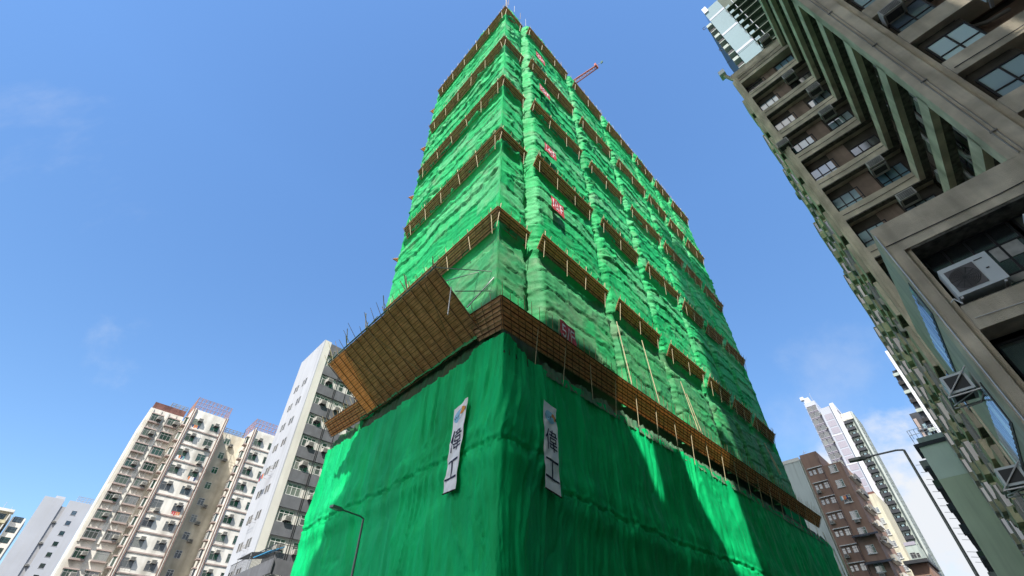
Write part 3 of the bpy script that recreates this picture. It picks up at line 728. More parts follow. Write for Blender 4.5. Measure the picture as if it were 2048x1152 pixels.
def laundry(parent, fr, x, y, z, n=4):
    mb = MB(fr); mb.tube((x - .8, y - .9, z + .02), (x + .9, y - .9, z + .02), .02, pipe, 4)
    mb.tube((x - .7, y, z - .1), (x - .7, y - .95, z), .02, pipe, 4); mb.tube((x + .7, y, z - .1), (x + .7, y - .95, z), .02, pipe, 4)
    for i in range(n):
        xx = x - .65 + 1.3 * i / n; mb.box(xx, xx + .24, y - .92, y - .88, z - random.uniform(.45, .75), z, random.choice(cloths))
    return mb.obj('laundry_rack', parent)
def rack(parent, fr, x, y, z, w=1.5):
    mb = MB(fr)
    for dz in (0, .35): mb.path([(x - w/2, y, z + dz), (x - w/2, y - .5, z + dz), (x + w/2, y - .5, z + dz), (x + w/2, y, z + dz)], .018, pipe, 4)
    for i in range(5): xx = x - w/2 + w * i / 4; mb.tube((xx, y - .5, z), (xx, y - .5, z + .35), .014, pipe, 4)
    return mb.obj('flower_rack', parent)
def cage(parent, fr, x0, x1, y0, y1, z, h, m, name='roof_cage'):
    mb = MB(fr)
    n = max(3, int((x1 - x0) / .7)); k = max(2, int((y1 - y0) / .9))
    for i in range(n + 1):
        x = x0 + (x1 - x0) * i / n; mb.tube((x, y0, z), (x, y0 - .15, z + h), .045, m, 4); mb.tube((x, y1, z), (x, y1, z + h), .045, m, 4); mb.tube((x, y0 - .15, z + h), (x, y1, z + h), .04, m, 4)
    for j in range(k + 1):
        y = y0 + (y1 - y0) * j / k; mb.tube((x0, y, z + h), (x1, y, z + h), .04, m, 4)
        for x in (x0, x1): mb.tube((x, y, z), (x, y, z + h), .045, m, 4)
    for zz in np.linspace(.25, .9, 3): mb.tube((x0, y0 - .15 * zz, z + h * zz), (x1, y0 - .15 * zz, z + h * zz), .035, m, 4); mb.tube((x0, y0, z + h * zz), (x0, y1, z + h * zz), .035, m, 4)
    return mb.obj(name, parent)

# ================================================================== cream apartment block (left)
F = Fr(0, 100, 'L')
B = root('apartment_block', GP(12, 104, 0), 'stained cream apartment block with bay windows and rusty cages on its roof', 'building')
RZ = [43.0 - 2.3 - 2.905 * k for k in range(10)]          # window centre heights
wall(B, F, [(2.7, 8.3, 3.0, 16, 0, 42.4, cream), (9.0, 15.4, 0, 12, 0, 43.4, cream), (8.3, 9.0, 3.6, 15, 0, 42.0, cream),
            (15.4, 20.7, 4.5, 14, 0, 42.6, creamy), (20.7, 32, 0, 12, 0, 43.2, cream)])
mb = MB(F)
for x0, x1, y in ((9.0, 15.4, 0), (20.7, 32, 0)):
    for k in range(16):
        z = 41.9 - 2.905 * k
        mb = MB(F); mb.box(x0 + .4, x1 - .4, y - .14, y, z - 2.42, z - 2.22, pinkb); mb.obj('floor_ledge', B)
for x in (9.05, 14.95, 20.75):
    mb = MB(F)
    for dx in (0, .14, .27): mb.box(x + dx * 1.4, x + dx * 1.4 + .13, -.2 - dx * .3, -.001, .2, 43.5, pipeb if dx != .14 else cream)
    mb.obj('drain_pipes', B)
win_proto('bay', 1.75, 1.35, 3, gframe, glass, 'bay', sill=pinkb)
win_proto('bays', 1.15, 1.35, 2, wframe, glass, 'bay', sill=pinkb)
win_proto('flat2', 1.5, 1.35, 2, gframe, glass, rows=(.7,))
win_proto('flat1', 1.05, 1.25, 2, wframe, glass, rows=(.7,))
FL = Fr(8.95, 100, 'R')          # left flank of the projecting wing, x runs back towards the camera
for k in range(13):
    zc = 41.1 - 2.77 * k
    for x in (4.25, 7.0):
        window(B, F, x, 3.0, zc - 1.2 + (.1 if x > 5 else 0), 'bay')
        if random.random() < .4: ac(B, F, x + .5, 2.45, zc - .75)
for k in range(12):
    z = RZ[0] - 2.905 * k - .4
    for i, x in enumerate((10.55, 13.75)):
        window(B, F, x, 0, z, 'flat2')
        ac(B, F, x + (.1 if i else .35), 0, z + 1.0 if random.random() < .75 else z - .5)
        r = random.random()
        if r < .22: laundry(B, F, x, 0, z - .1)
        elif r < .55: rack(B, F, x, 0, z - .45)
    window(B, F, 22.3, 0, z - .1, 'flat2'); ac(B, F, 22.6, 0, z + .95); window(B, F, 25.3, 0, z - .1, 'flat2')
    if k % 3 == 0: rack(B, F, 22.3, 0, z - .5)
    if k < 11:
        window(B, F, 17.6, 4.5, z + .1, 'flat1')
        if random.random() < .6: ac(B, F, 18.5, 4.5, z - .2)
        window(B, FL, -1.2, 0, z, 'bays'); window(B, Fr(20.65, 100, 'R'), -1.3, 0, z, 'bays')
        if random.random() < .7: ac(B, FL, -2.6, 0, z + .2)
mb = MB(F); mb.box(2.9, 8.3, 3.0, 3.15, 42.4, 43.6, rust); mb.box(2.9, 3.05, 3.15, 12, 42.4, 43.5, rust)
mb.obj('roof_hoarding', B)
cage(B, F, 9.0, 15.3, .2, 7, 43.4, 2.4, rustl); cage(B, F, 20.6, 27, .2, 7, 43.2, 2.3, rustl)
cage(B, F, 15.8, 20.2, 4.6, 9, 42.6, 1.0, pipe, 'roof_railing'); cage(B, F, 5.5, 8.3, 3.1, 6, 43.6, .8, pipe, 'roof_railing')
mb = MB(F)
for x in (3.05, 4.35, 5.65, 6.9): mb.box(x - .02, x + .28, 2.82, 3.0, 20, 42.3, cream)
mb.obj('pilaster', B)

# ================================================================== grey and white slab tower
F = Fr(16.8, 58, 'L'); FR = Fr(16.8, 58, 'R')
B = root('slab_tower', GP(22, 62, 0), 'slim white tower with dark grey panels between its window bands', 'building')
wall(B, F, [(0.02, 16, 0.3, 8.4, 0, 40.9, whitew), (0, .95, 0, .3, 0, 41.3, whitew)])
wall(B, FR, [(-8.4, 0, -.12, .001, 0, 41.3, mat('gable_shade_tone_render', (.47, .49, .53), .85, var=.08, vscale=.2, streak=.3, scol=(.24, .25, .27)))], 'gable_wall')  # gable coloured cooler and darker than the front, for its grazing light
zt = 38.75
ztop = 37.7
mb = MB(F)
for k in range(13):
    z = 36.7 - 2.94 * k; mb.box(.96, 16, .02, .3, z - .65, z + .72, greyp)
mb.box(.96, 16, .02, .3, 39.2, 41.1, greyp); mb.obj('spandrel_panels', B)
win_proto('gw3', 1.75, 1.3, 3, wframe, glass, rows=(.72,)); win_proto('gw1', .75, 1.15, 1, wframe, glass, rows=(.6,)); win_proto('gw2', .55, .9, 1, gframe, glass)
for k in range(13):
    z = 36.7 - 2.94 * k - 2.15
    if k == 0:
        window(B, F, 2.2, .3, z + 2.95, 'gw3'); window(B, F, 4.4, .3, z + 3.0, 'gw1')
    window(B, F, 2.15, .3, z, 'gw3'); window(B, F, 4.35, .3, z + .1, 'gw1'); window(B, F, 5.75, .3, z + .1, 'gw1'); window(B, F, 7.6, .3, z, 'gw3')
    if random.random() < .75: ac(B, F, 2.3, .25, z + random.choice((.15, .6)))
    ac(B, F, 4.4, .25, z - .05) if random.random() < .6 else None
    ac(B, F, 6.1, .25, z + .1) if random.random() < .6 else None
    for y in (-2.6, -5.4): window(B, FR, y, -.12, z + .5, 'gw2'); window(B, FR, y - .85, -.12, z + .5, 'gw2')
    if k in (4, 7, 8): rack(B, FR, -3, -.12, z + .2, 1.2)
mb = MB(F)
for x in (3.35, 3.55, 5.1, 6.75): mb.tube((x, -.02, 0), (x, -.02, 39.5), .04, dframe, 5)
mb.path([(5.1, -.02, 14), (5.9, -.05, 14.1), (5.9, -.05, 11)], .04, dframe, 5)
mb.obj('drain_pipes', B)
mb = MB(F); 
laundry(B, FR, -4.2, -.12, 22.5, 6); rack(B, FR, -4.0, -.12, 17.0, 1.8)
# small roof terrace with blue sheeting in front of it
B = root('roof_terrace', GP(17, 50, 0), 'low roof terrace with railings and blue sheeting below the white and grey tower', 'terrace')
F = Fr(13.5, 50, 'L'); FR2 = Fr(14.6, 52, 'R')
mb = MB(G); mb.box(14.6, 17.6, 44.5, 56, 0, 9.4, palew); mb.obj('wall', B)
mb = MB(G); mb.box(14.4, 14.5, 44, 56, 9.4, 10.5, greyp); mb.box(14.4, 17.6, 44.2, 44.3, 9.4, 10.5, greyp); mb.obj('parapet_sheet', B)
mb = MB(G); mb.hexa([(14.2, 45, 11.1), (15.4, 45, 11.6), (15.4, 49, 11.7), (14.2, 49, 11.2), (14.2, 45, 11.16), (15.4, 45, 11.66), (15.4, 49, 11.76), (14.2, 49, 11.26)], tarp); mb.obj('blue_sheet', B)
mb = MB(G)
for b in np.arange(44.2, 56, .35): mb.tube((14.4, b, 10.5), (14.4, b, 11.6), .02, dframe, 4)
mb.tube((14.4, 44.2, 11.6), (14.4, 56, 11.6), .03, dframe, 4)
for a in np.arange(14.4, 17.6, .3): mb.tube((a, 44.2, 10.5), (a, 44.2, 11.6), .02, dframe, 4)
mb.tube((14.4, 44.2, 11.6), (17.6, 44.2, 11.6), .03, dframe, 4)
mb.obj('railing', B)
mb = MB(G); mb.hexa([(14.5, 51, 12.0), (17.2, 51, 12.5), (17.2, 55, 12.5), (14.5, 55, 12.0), (14.5, 51, 12.05), (17.2, 51, 12.55), (17.2, 55, 12.55), (14.5, 55, 12.05)], greyp)
for b in (51.1, 54.8): mb.tube((14.55, b, 10.5), (14.55, b, 12.0), .03, steel, 5)
mb.obj('awning', B)

# ================================================================== plain white block and balcony block, far left
F = Fr(-1.6, 200, 'L')
B = root('white_block', GP(0, 205, 0), 'plain white block with a column of small dark window openings and a grey stripe', 'building')
wall(B, F, [(-5.6, -.7, 0, 14, 0, 47.2, whiteb), (.5, 6.2, 0, 14, 0, 47.3, whiteb), (-.7, .5, .35, 13, 0, 45.4, greys), (-3.2, -.9, 2, 10, 47.2, 48.3, whiteb)])
win_proto('wo', 1.15, 1.1, 1, dframe, glassd, rows=(.5,))
for k in range(14):
    z = 44.2 - 2.79 * k - .55
    window(B, F, 3.1, 0, z, 'wo'); o = wall(B, F, [(2.4, 3.8, -.05, .0, z - .18, z - .06, greys)], 'sill')
    window(B, Fr(-1.6 - 5.6, 200, 'R'), -4, 0, z, 'wo')
    if k % 2: ac(B, F, -.1, .35, z)
cage(B, F, 2.0, 6.0, .3, 6, 47.3, 1.6, steel, 'roof_railing')
F = Fr(-17, 210, 'L')
B = root('balcony_block', GP(-14, 214, 0), 'low block with pale yellow balcony bands and dark windows at the left edge', 'building')
wall(B, F, [(-8, 4.6, .9, 12, 0, 44.0, cream2), (5.4, 8.5, 1.6, 12, 0, 42.9, whitew)])
win_proto('bb', 2.2, 1.5, 3, dframe, glassd, rows=(.6,))
for k in range(14):
    z = 43.3 - 2.75 * k
    mb = MB(F); mb.box(-8, 4.6, 0, .89, z - 2.75, z - 1.95, yellowp); mb.box(4.35, 4.6, 0, .89, z - 1.95, z - .2, whitew); mb.box(1.0, 1.2, 0, .89, z - 1.95, z - .2, whitew); mb.obj('balcony', B)
    for x in (-.6, 2.7, 6.9): window(B, F, x, .9 if x < 5 else 1.6, z - 1.75, 'bb')
mb = MB(F); mb.box(-8, 5, -.2, 3, 43.6, 44.3, whitew); mb.tube((2, 2, 44.2), (2, 2, 46.4), .05, steel, 4); mb.tube((3.8, 3, 44.2), (3.8, 3, 45.6), .05, steel, 4); mb.obj('roof', B)

# ================================================================== brown tiled block (right)
def LB(a, b): return Fr(a, b, 'R')
F = LB(110, 21.05)                                     # x = 21.05 - b
B = root('brown_block', GP(116, 18, 0), 'brown tiled apartment block with white hooded windows beyond the green podium', 'building')
wall(B, F, [(0, 3.35, 0, 14, 0, 40.7, brownb), (3.45, 6.9, -1.1, 14, 0, 37.2, brownb), (3.35, 3.45, .4, 14, 0, 38, brownb), (-.3, 0.0, .3, 12, 0, 40.2, whitew)])
win_proto('br1', .6, .95, 1, gframe, glass, rows=(.6,)); win_proto('br2', 1.05, 1.15, 2, gframe, glass, rows=(.65,)); win_proto('br3', 1.35, 1.35, 2, wframe, glass, rows=(.7,), sill=wframe)
for k in range(13):
    z = 36.6 - 2.84 * k - .3
    mb = MB(F); mb.box(.4, 3.3, -.42, 0, z + 1.25, z + 1.37, wframe); mb.obj('window_hood', B)
    window(B, F, .75, 0, z, 'br1'); window(B, F, 1.55, 0, z + .05, 'br1'); window(B, F, 2.75, 0, z - .05, 'br2')
    window(B, F, 5.2, -1.1, z - .75, 'br3')
    if k in (3, 6, 8): ac(B, F, 5.2, -1.1, z - 1.45)
    if k % 2: ac(B, F, .9, 0, z - .7)
    if k in (2, 7): laundry(B, F, 4.9, -1.1, z + .3, 5)
for zc in (24.4, 20.1):
    mb = MB(F); mb.hexa([(3.3, -2.5, zc - .5), (7.6, -2.5, zc - .5), (7.4, -1.1, zc), (3.4, -1.1, zc), (3.3, -2.5, zc - .4), (7.6, -2.5, zc - .4), (7.4, -1.1, zc + .12), (3.4, -1.1, zc + .12)], dgrey); mb.obj('awning', B)
mb = MB(F); mb.tube((3.5, -1.2, 0), (3.5, -1.2, 37), .08, pipeb, 5); mb.tube((3.1, -.1, 0), (3.1, -.1, 40.6), .08, pipeb, 5); mb.obj('drain_pipes', B)
mb = MB(F); mb.tube((.6, 3, 40.7), (.6, 3, 42.6), .05, steel, 4); mb.tube((.2, 3, 42), (1.2, 3, 42.2), .04, steel, 4); mb.obj('antenna', B)
# street side of the brown block: racks, units and small balconies
FS = Fr(112, 14.1, 'L')
for k in range(12):
    z = 34.8 - 2.84 * k
    mb = MB(FS); mb.box(-1.6, 6, -.55, 0, z - .2, z, whitew); mb.box(1.0, 4.5, -.9, -.55, z - .12, z + .9, random.choice((acm, pipe, greyp, cream))); mb.obj('balcony', B)
    ac(B, FS, .2 + 2 * random.random(), -.2, z + .4); ac(B, FS, 4.8, -.2, z + .5)
B = root('pale_neighbour', GP(112, 23, 0), 'pale grey-green windowless wall standing between the green netting and the brown block', 'building')
wall(B, F, [(-6, -.32, -.2, 13, 0, 40.0, palew), (-6, -.30, -.3, 0.05, 39.7, 40.4, whitew)])

# ================================================================== white and lilac tower behind it
F = LB(220, 32.5)
B = root('white_high_rise', GP(228, 27, 0), 'tall white high-rise with lilac panels and a bright white edge rising behind the brown block', 'building')
wall(B, F, [(0.6, 5.0, 1.2, 22, 0, 100.5, silver), (5.3, 9.8, 0, 22, 0, 95.6, silver), (9.8, 11.3, -.6, 20, 0, 96.2, whitecl), (4.9, 5.35, .5, 20, 0, 94, lilac)])
mb = MB(F)
for k in range(31):
    z = 92 - 3.0 * k
    mb.box(6.1, 9.0, -.06, 0, z - 1.9, z + .55, lilac)
    if k % 4 == 2: mb.box(5.3, 9.8, -.1, 0, z - 2.7, z - 2.35, whitecl)
mb.obj('cladding_panels', B)
win_proto('tw', 1.5, 2.3, 2, gframe, glassd, 'bay', sill=lilac)
for k in range(30):
    z = 96 - 3.0 * k
    window(B, F, 1.9, 1.2, z, 'tw'); window(B, F, 3.9, 1.2, z, 'tw')
    if k % 2: ac(B, F, 5.1, .4, z)
mb = MB(F); mb.box(1.2, 3.2, 2, 6, 100.5, 103, whitecl); mb.box(0, 1.4, 1.0, 2.6, 102.2, 103.6, whitecl); mb.tube((1.2, 1.6, 100.5), (.7, 1.6, 102.4), .15, silver, 6)
mb.tube((4.2, 3, 100.5), (4.2, 3, 105), .07, steel, 4); mb.obj('roof_plant', B)
FS = Fr(220, 21.2, 'L')
for k in range(30):
    mb = MB(FS); z = 94 - 3.0 * k; mb.box(.8, 7, -.25, 0, z - .9, z, lilac); mb.obj('side_panel', B) if k < 25 else None
F = LB(221, 21.0)
B = root('balcony_tower', GP(228, 19, 0), 'teal-grey tower with a stack of dark balconies beside the white high-rise', 'building')
wall(B, F, [(0, 4.5, .9, 16, 0, 91.0, tealw), (-.1, 4.0, .2, 2.5, 88.3, 91.3, cream), (3.9, 4.5, 0, 16, 0, 91.0, palew)])
for k in range(30):
    z = 87.0 - 2.86 * k
    mb = MB(F); mb.box(.1, 3.0, -.35, .9, z - .15, z + .1, dgrey); mb.box(.1, 3.0, -.35, -.25, z + .1, z + 1.0, dgrey); mb.box(.7, 2.4, .86, .899, z + .1, z + 2.0, dframe)
    mb.box(1.2, 2.0, .2, .86, z + 1.2, z + 1.7, cyang); mb.obj('balcony', B)
# cream block between
F = LB(165, 19.8)
B = root('cream_block', GP(170, 18, 0), 'sunlit cream block with small white windows between the brown block and the white high-rise', 'building')
wall(B, F, [(0, 2.9, 0, 14, 0, 45.3, cream2), (-.9, 0, .6, 12, 0, 41, creamy)])
for k in range(14):
    z = 41.0 - 2.75 * k - .5
    window(B, F, 1.3, 0, z, 'br3')
    rack(B, F, 1.3, 0, z - .4, 1.6) if k % 2 else None
    ac(B, F, -.5, .6, z); mb = MB(F); mb.box(-.9, 0, -.1, .6, z - .6, z - .45, whitew); mb.obj('ledge', B)
mb = MB(F); mb.box(0, 2.7, .5, 3, 45.3, 46.0, rust); mb.obj('roof_hoarding', B)
B = root('blue_grey_block', GP(152, 13, 0), 'small blue-grey block low down in front of the white high-rise', 'building')
F = LB(150, 14.9)
wall(B, F, [(0, 2.3, 0, 10, 0, 29.7, tealw), (0, 2.3, -.1, 0, 29.2, 29.9, lilac)])
for k in range(8): window(B, F, .8, 0, 26.6 - 2.9 * k, 'br2'); window(B, F, 1.75, 0, 26.6 - 2.9 * k, 'br1')
B = root('dark_roof_block', GP(135, 12, 0), 'dark flat-roofed low building at the foot of the high-rises', 'building')
F = LB(132, 14.0)
wall(B, F, [(0, 3.2, 0, 12, 0, 22.6, brownb), (-.6, 3.6, -1.2, 12, 22.6, 23.2, dgrey)])
for k in range(6): window(B, F, .9, 0, 19.4 - 2.9 * k, 'br2'); window(B, F, 2.3, 0, 19.4 - 2.9 * k, 'br2')

# leaning bundles of bamboo at the end of the podium
for (a, da, h, ab) in ((70.3, -1.6, 17.0, 13.9), (70.8, -1.5, 16.2, 14.0), (71.3, -1.6, 15.4, 13.7), (73.8, -1.6, 14.8, 13.8), (74.5, -1.5, 14.2, 13.9), (75.2, -1.5, 15.0, 13.6), (78.2, -.8, 12.9, 13.8)):
    mb = MB(G); mb.tube((a, ab, .1), (a + da, ab + .2, h), .07, bamboo_lt, 6, .045)
    tag(mb.obj('bamboo_pole'), 'long bare bamboo pole propped upright at the far end of the green podium', 'pole', 'bamboo poles propped at the end of the podium')

# ================================================================== near concrete building (right)
B = root('concrete_building', GP(26, -6, 0), 'brown rendered concrete building with deep window recesses filling the right of the picture', 'building')
A1, A2, BC, BI, BK = 17.0, 25.0, -2.25, -6.0, -2.03
bands = [18.65 + 3.0 * k for k in range(-1, 8)]
# far facade (a = A2): corner pier, spandrels, recess back wall
mb = MB(G)
mb.box(A2, A2 + .9, BC - .16, BC, 0, 40.9, conc)                       # pier at the corner
mb.box(A2 + .12, A2 + .7, BC, BC + .16, 0, 40.9, conc)                 # rib
mb.box(A2 + .3, A2 + .62, BC + .16, BC + .28, 0, 40.6, conc)
mb.box(A2 + .9, 84.5, -7.8, BC, 0, 40.6, conc)
mb.obj('wall', B)
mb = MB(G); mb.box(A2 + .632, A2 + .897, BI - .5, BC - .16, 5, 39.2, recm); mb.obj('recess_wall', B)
for z in bands:
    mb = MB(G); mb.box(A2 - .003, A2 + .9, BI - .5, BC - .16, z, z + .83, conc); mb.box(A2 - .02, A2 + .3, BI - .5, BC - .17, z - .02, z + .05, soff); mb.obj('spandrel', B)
mb = MB(G); mb.box(A2 - .003, A2 + .9, -8.5, BC - .16, 39.25, 40.9, conc); mb.box(A2 + .2, A2 + .9, -8.5, BC + .1, 40.9, 41.5, conc); mb.obj('parapet', B)
mb = MB(G)
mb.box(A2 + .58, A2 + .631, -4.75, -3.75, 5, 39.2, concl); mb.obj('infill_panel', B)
win_proto('r3', 1.45, 1.5, 3, dframe, glassb, rows=(.45,)); win_proto('r2', 1.35, 1.5, 3, dframe, glassb, rows=(.45,)); win_proto('r3d', 1.45, 1.35, 3, dframe, glassd, rows=(.45,))
FR = LB(A2 + .61, BC)
for i, z in enumerate(bands):
    window(B, FR, .95, 0, z + .86, 'r3' if i not in (7, 8) else 'r3d'); window(B, FR, 3.25, 0, z + .86, 'r2' if i not in (3, 6) else 'r3d')
    if i in (2, 4, 5, 6, 8): ac(B, FR, (3.2, .0, 2.9, 1.1, .0, 3.3, 2.8, .0, 3.3)[i], -.35, z + 2.0)
    if i in (1, 2, 4): ac(B, FR, 2.9, -.5, z + 2.1)
# wall with the fin-like spandrels facing the street (b = BI), running back from the near pier
for z in bands:
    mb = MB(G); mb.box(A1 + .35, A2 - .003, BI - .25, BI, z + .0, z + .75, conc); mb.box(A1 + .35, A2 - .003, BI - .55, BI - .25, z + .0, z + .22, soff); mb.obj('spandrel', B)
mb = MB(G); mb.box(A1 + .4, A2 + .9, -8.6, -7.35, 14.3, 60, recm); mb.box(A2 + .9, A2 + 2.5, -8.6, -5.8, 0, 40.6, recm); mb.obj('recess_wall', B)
mb = MB(G)
for a in (18.6, 20.2, 21.9, 23.4):
    pts = []
    for k in range(12):
        z = 15 + 3 * k; pts += [(a, -7.1, z + .9), (a + .35, -7.1, z + 1.5), (a + .35, -7.1, z + 2.5), (a, -7.1, z + 2.9)]
    mb.path(pts, .07, pipe, 6)
    mb.tube((a + .7, -7.15, 14), (a + .7, -7.15, 42), .05, pipe, 6)
mb.obj('drain_pipes', B)
FS = Fr(A1, -6.6, 'S')                                   # x = -(a - A1), outside is +b
for i, z in enumerate(bands):
    for a in (19.0, 21.6, 23.8):
        if (i + int(a)) % 2 == 0: ac(B, FS, -(a - A1), .3, z + 1.4)
    for a in (18.8, 20.9, 23.0): window(B, Fr(A1, -7.33, 'S'), -(a - A1), 0, z + .9, 'r3d') if i < 8 else None
# near mass (a = A1)
mb = MB(G)
mb.box(A1, A1 + .5, -6.85, BI, 14.3, 62, conc); mb.box(A1 + .14, A1 + .9, -7.12, -6.85, 14.3, 62, conc)
mb.obj('pier', B)
nb = [13.0 - .0 + 3.0 * k for k in range(2, 16)]
for k in range(-2, 15):
    z = 18.88 + 3.0 * k
    if z < 14.3: continue
    mb = MB(G); mb.box(A1 + .06, A1 + .95, -20, -7.12, z, z + .93, conc); mb.obj('spandrel', B)
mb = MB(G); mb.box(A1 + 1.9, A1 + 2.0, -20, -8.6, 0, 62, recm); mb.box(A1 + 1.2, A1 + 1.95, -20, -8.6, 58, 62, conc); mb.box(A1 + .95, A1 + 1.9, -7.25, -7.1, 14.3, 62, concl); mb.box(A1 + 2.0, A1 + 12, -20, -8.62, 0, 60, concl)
mb.box(A1 + .95, A1 + 1.95, -8.6, -7.25, 14.3, 14.9, concl)
mb.obj('recess_wall', B)
win_proto('nw', 1.35, 1.5, 2, dframe, glassb, rows=(.35,))
FN = LB(A1 + .30, -7.2)
mb = MB(G)
for k in range(-1, 13):
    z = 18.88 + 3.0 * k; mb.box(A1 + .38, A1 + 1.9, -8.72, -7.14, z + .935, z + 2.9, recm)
mb.obj('window_back_wall', B)
for k in range(-1, 13):
    z = 18.88 + 3.0 * k + 1.05
    window(B, FN, .78, 0, z - .1, 'nw')
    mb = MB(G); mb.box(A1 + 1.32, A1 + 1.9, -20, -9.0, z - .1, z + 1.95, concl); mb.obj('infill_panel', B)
ac(B, FN, .45, 0, 18.88 + 3 + 2.1); ac(B, FN, .4, 0, 18.88 + 9 + 2.1); ac(B, FN, 2.6, -.3, 18.88 + 2.2, 'ac2')
mb = MB(G)
mb.path([(A1 + 1.2, -7.9, 21.4), (A1 + 1.1, -8.3, 21.75), (A1 + 1.05, -8.9, 21.75), (A1 + 1.05, -9.4, 21.4), (A1 + 1.05, -10, 21.35)], .08, pipe, 8)
mb.obj('insulated_pipe', B)
mb = MB(G)
for (b_, z0, z1, rr) in ((-6.3, 14.4, 60, .022), (-6.42, 14.4, 60, .014)): mb.tube((A1 - .03, b_, z0), (A1 - .03, b_ + .03, z1), rr, pipe, 6)
for z in (15.6, 19.4, 23.0, 27.2): mb.box(A1 - .06, A1, -6.46, -6.26, z, z + .06, pipe)
mb.path([(A1 + .03, -7.2, 19.2), (A1 + .0, -9, 19.12), (A1 + .03, -12, 19.3)], .018, dframe, 5)
mb.path([(A1 - .03, -2.1, 13.4), (A1 - .03, -5.2, 13.33), (A1 - .03, -9, 13.5)], .016, dframe, 5)
mb.path([(A1 - .03, -2.7, 9.9), (A1 - .03, -4.2, 9.82), (A1 - .03, -6, 9.9)], .014, wframe, 5)
mb.obj('wall_cables', B)
for k_ in range(9):
    z = 18.65 + 3 * k_; mb = MB(G); mb.path([(A2 - .03, BC - .2, z + .45), (A2 - .04, -4, z + .38), (A2 - .03, BI, z + .5)], .014, dframe, 5); mb.obj('wall_cable', B)
# lower block (a = A1 front, corner b = BK)
mb = MB(G)
mb.box(A1, A1 + .9, -20, BK, 13.0, 14.35, conc)                        # top beam
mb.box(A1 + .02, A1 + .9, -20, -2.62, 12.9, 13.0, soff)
mb.box(A1, A1 + .9, -2.45, BK, 0, 13.0, conc); mb.box(A1 + .13, A1 + .9, -2.62, -2.45, 0, 13.0, conc)
mb.box(A1 + .9, A1 + 8.5, BK - .3, BK - .002, 0, 14.35, sidem)
mb.box(A1 + .9, A1 + 8.5, -6.0, BK - .3, 14.0, 14.33, conc); mb.box(A1 + 8.2, A1 + 8.5, -6.0, BK - .3, 0, 14.0, conc)
mb.obj('lower_frame', B)
for z0, z1 in ((9.55, 10.4), (6.7, 7.3), (3.6, 4.2)):
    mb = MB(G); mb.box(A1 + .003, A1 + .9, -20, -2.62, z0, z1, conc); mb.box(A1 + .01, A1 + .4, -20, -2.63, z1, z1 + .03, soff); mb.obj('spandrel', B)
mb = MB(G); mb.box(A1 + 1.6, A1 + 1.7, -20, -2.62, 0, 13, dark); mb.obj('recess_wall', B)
win_proto('lw', 2.3, 2.5, 4, dframe, glassd, rows=(.30, .72)); win_proto('lwb', 2.3, 2.0, 2, dframe, glassd, rows=(.4,))
FB = LB(A1 + .85, -2.62)
for j in range(3):
    window(B, FB, 1.3 + 2.4 * j, 0, 10.42, 'lw'); window(B, FB, 1.3 + 2.4 * j, 0, 7.35, 'lwb')
for x, z, w_, h_ in ((.75, 11.45, .5, .35), (1.6, 11.7, .7, .5), (.6, 10.75, .35, .55), (2.6, 11.9, .6, .3), (1.35, 10.9, .6, .3)):
    mb = MB(FB); mb.box(x, x + w_, -.0, .0 - .035, z, z + h_, acm); mb.obj('storage_box', B)
FB2 = LB(A1 + .1, -2.62)
o = link('condenser_unit', None, None) if False else None
mb = MB(FB2)                                              # big wall-hung condenser
mb.box(.10, 1.30, -.25, .25, 10.62, 11.68, acw)
c = (.52, 11.12); n = 28
mb.box(.19, .90, -.265, -.24, 10.74, 11.52, fan)
for r in np.linspace(.06, .34, 7):
    pts = [(c[0] + r * math.cos(2 * math.pi * i / 24), -.275, c[1] + r * math.sin(2 * math.pi * i / 24)) for i in range(25)]
    mb.path(pts, .007, acg, 4)
for i in range(12): t = 2 * math.pi * i / 12; mb.tube((c[0], -.275, c[1]), (c[0] + .34 * math.cos(t), -.275, c[1] + .34 * math.sin(t)), .006, acg, 4)
mb.box(.95, 1.15, -.262, -.249, 11.5, 11.53, acg); mb.box(1.05, 1.12, -.262, -.249, 11.12, 11.16, acg)
mb.box(.12, .18, -.25, .9, 10.53, 10.60, steel); mb.box(1.15, 1.21, -.25, .9, 10.53, 10.60, steel); mb.tube((1.25, -.1, 10.7), (1.45, .5, 10.8), .02, steel, 5)
mb.obj('condenser_unit', B)
mb = MB(FB2); mb.box(2.55, 3.6, -.2, .25, 11.35, 12.3, acw); mb.box(2.62, 3.3, -.215, -.19, 11.45, 12.15, fan); mb.obj('condenser_unit', B)
mb = MB(G); mb.path([(A1 - .06, -2.05, 14.0), (A1 - .06, -2.1, 5)], .02, steel, 6); mb.path([(A1 - .04, -2.5, 10.6), (A1 - .1, -2.6, 10.65), (A1 - .1, -2.7, 10.4)], .02, wframe, 6); mb.obj('cable', B)
# side face of the lower block: long windows with bright reflecting louvres, hung units
win_proto('slit', 3.9, 1.05, 1, dframe, glassb)
FSB = Fr(A1, BK, 'S')
for (x, z, w_) in ((2.9, 10.75, 5.0), (9.9, 10.8, 4.0), (4.3, 7.45, 5.6), (12.0, 7.6, 5), (20, 10.8, 4.5), (20, 7.5, 5)):
    mb = MB(FSB); mb.box(-x - w_/2, -x + w_/2, -.02, .0, z, z + 1.3, dframe)
    f0 = mb.obj('louvre_window', B)
    n = int(w_ / .42)
    for i in range(n):
        xx = -x - w_/2 + w_ * (i + .5) / n
        pm = MB(FSB); pm.hexa([(xx - .10, -.06, z + .08), (xx + .08, -.04, z + .08), (xx + .08, -.045, z + 1.22), (xx - .10, -.065, z + 1.22), (xx - .10, -.05, z + .08), (xx + .08, -.03, z + .08), (xx + .08, -.032, z + 1.22), (xx - .10, -.055, z + 1.22)], glassb); pm.obj('pane', f0)
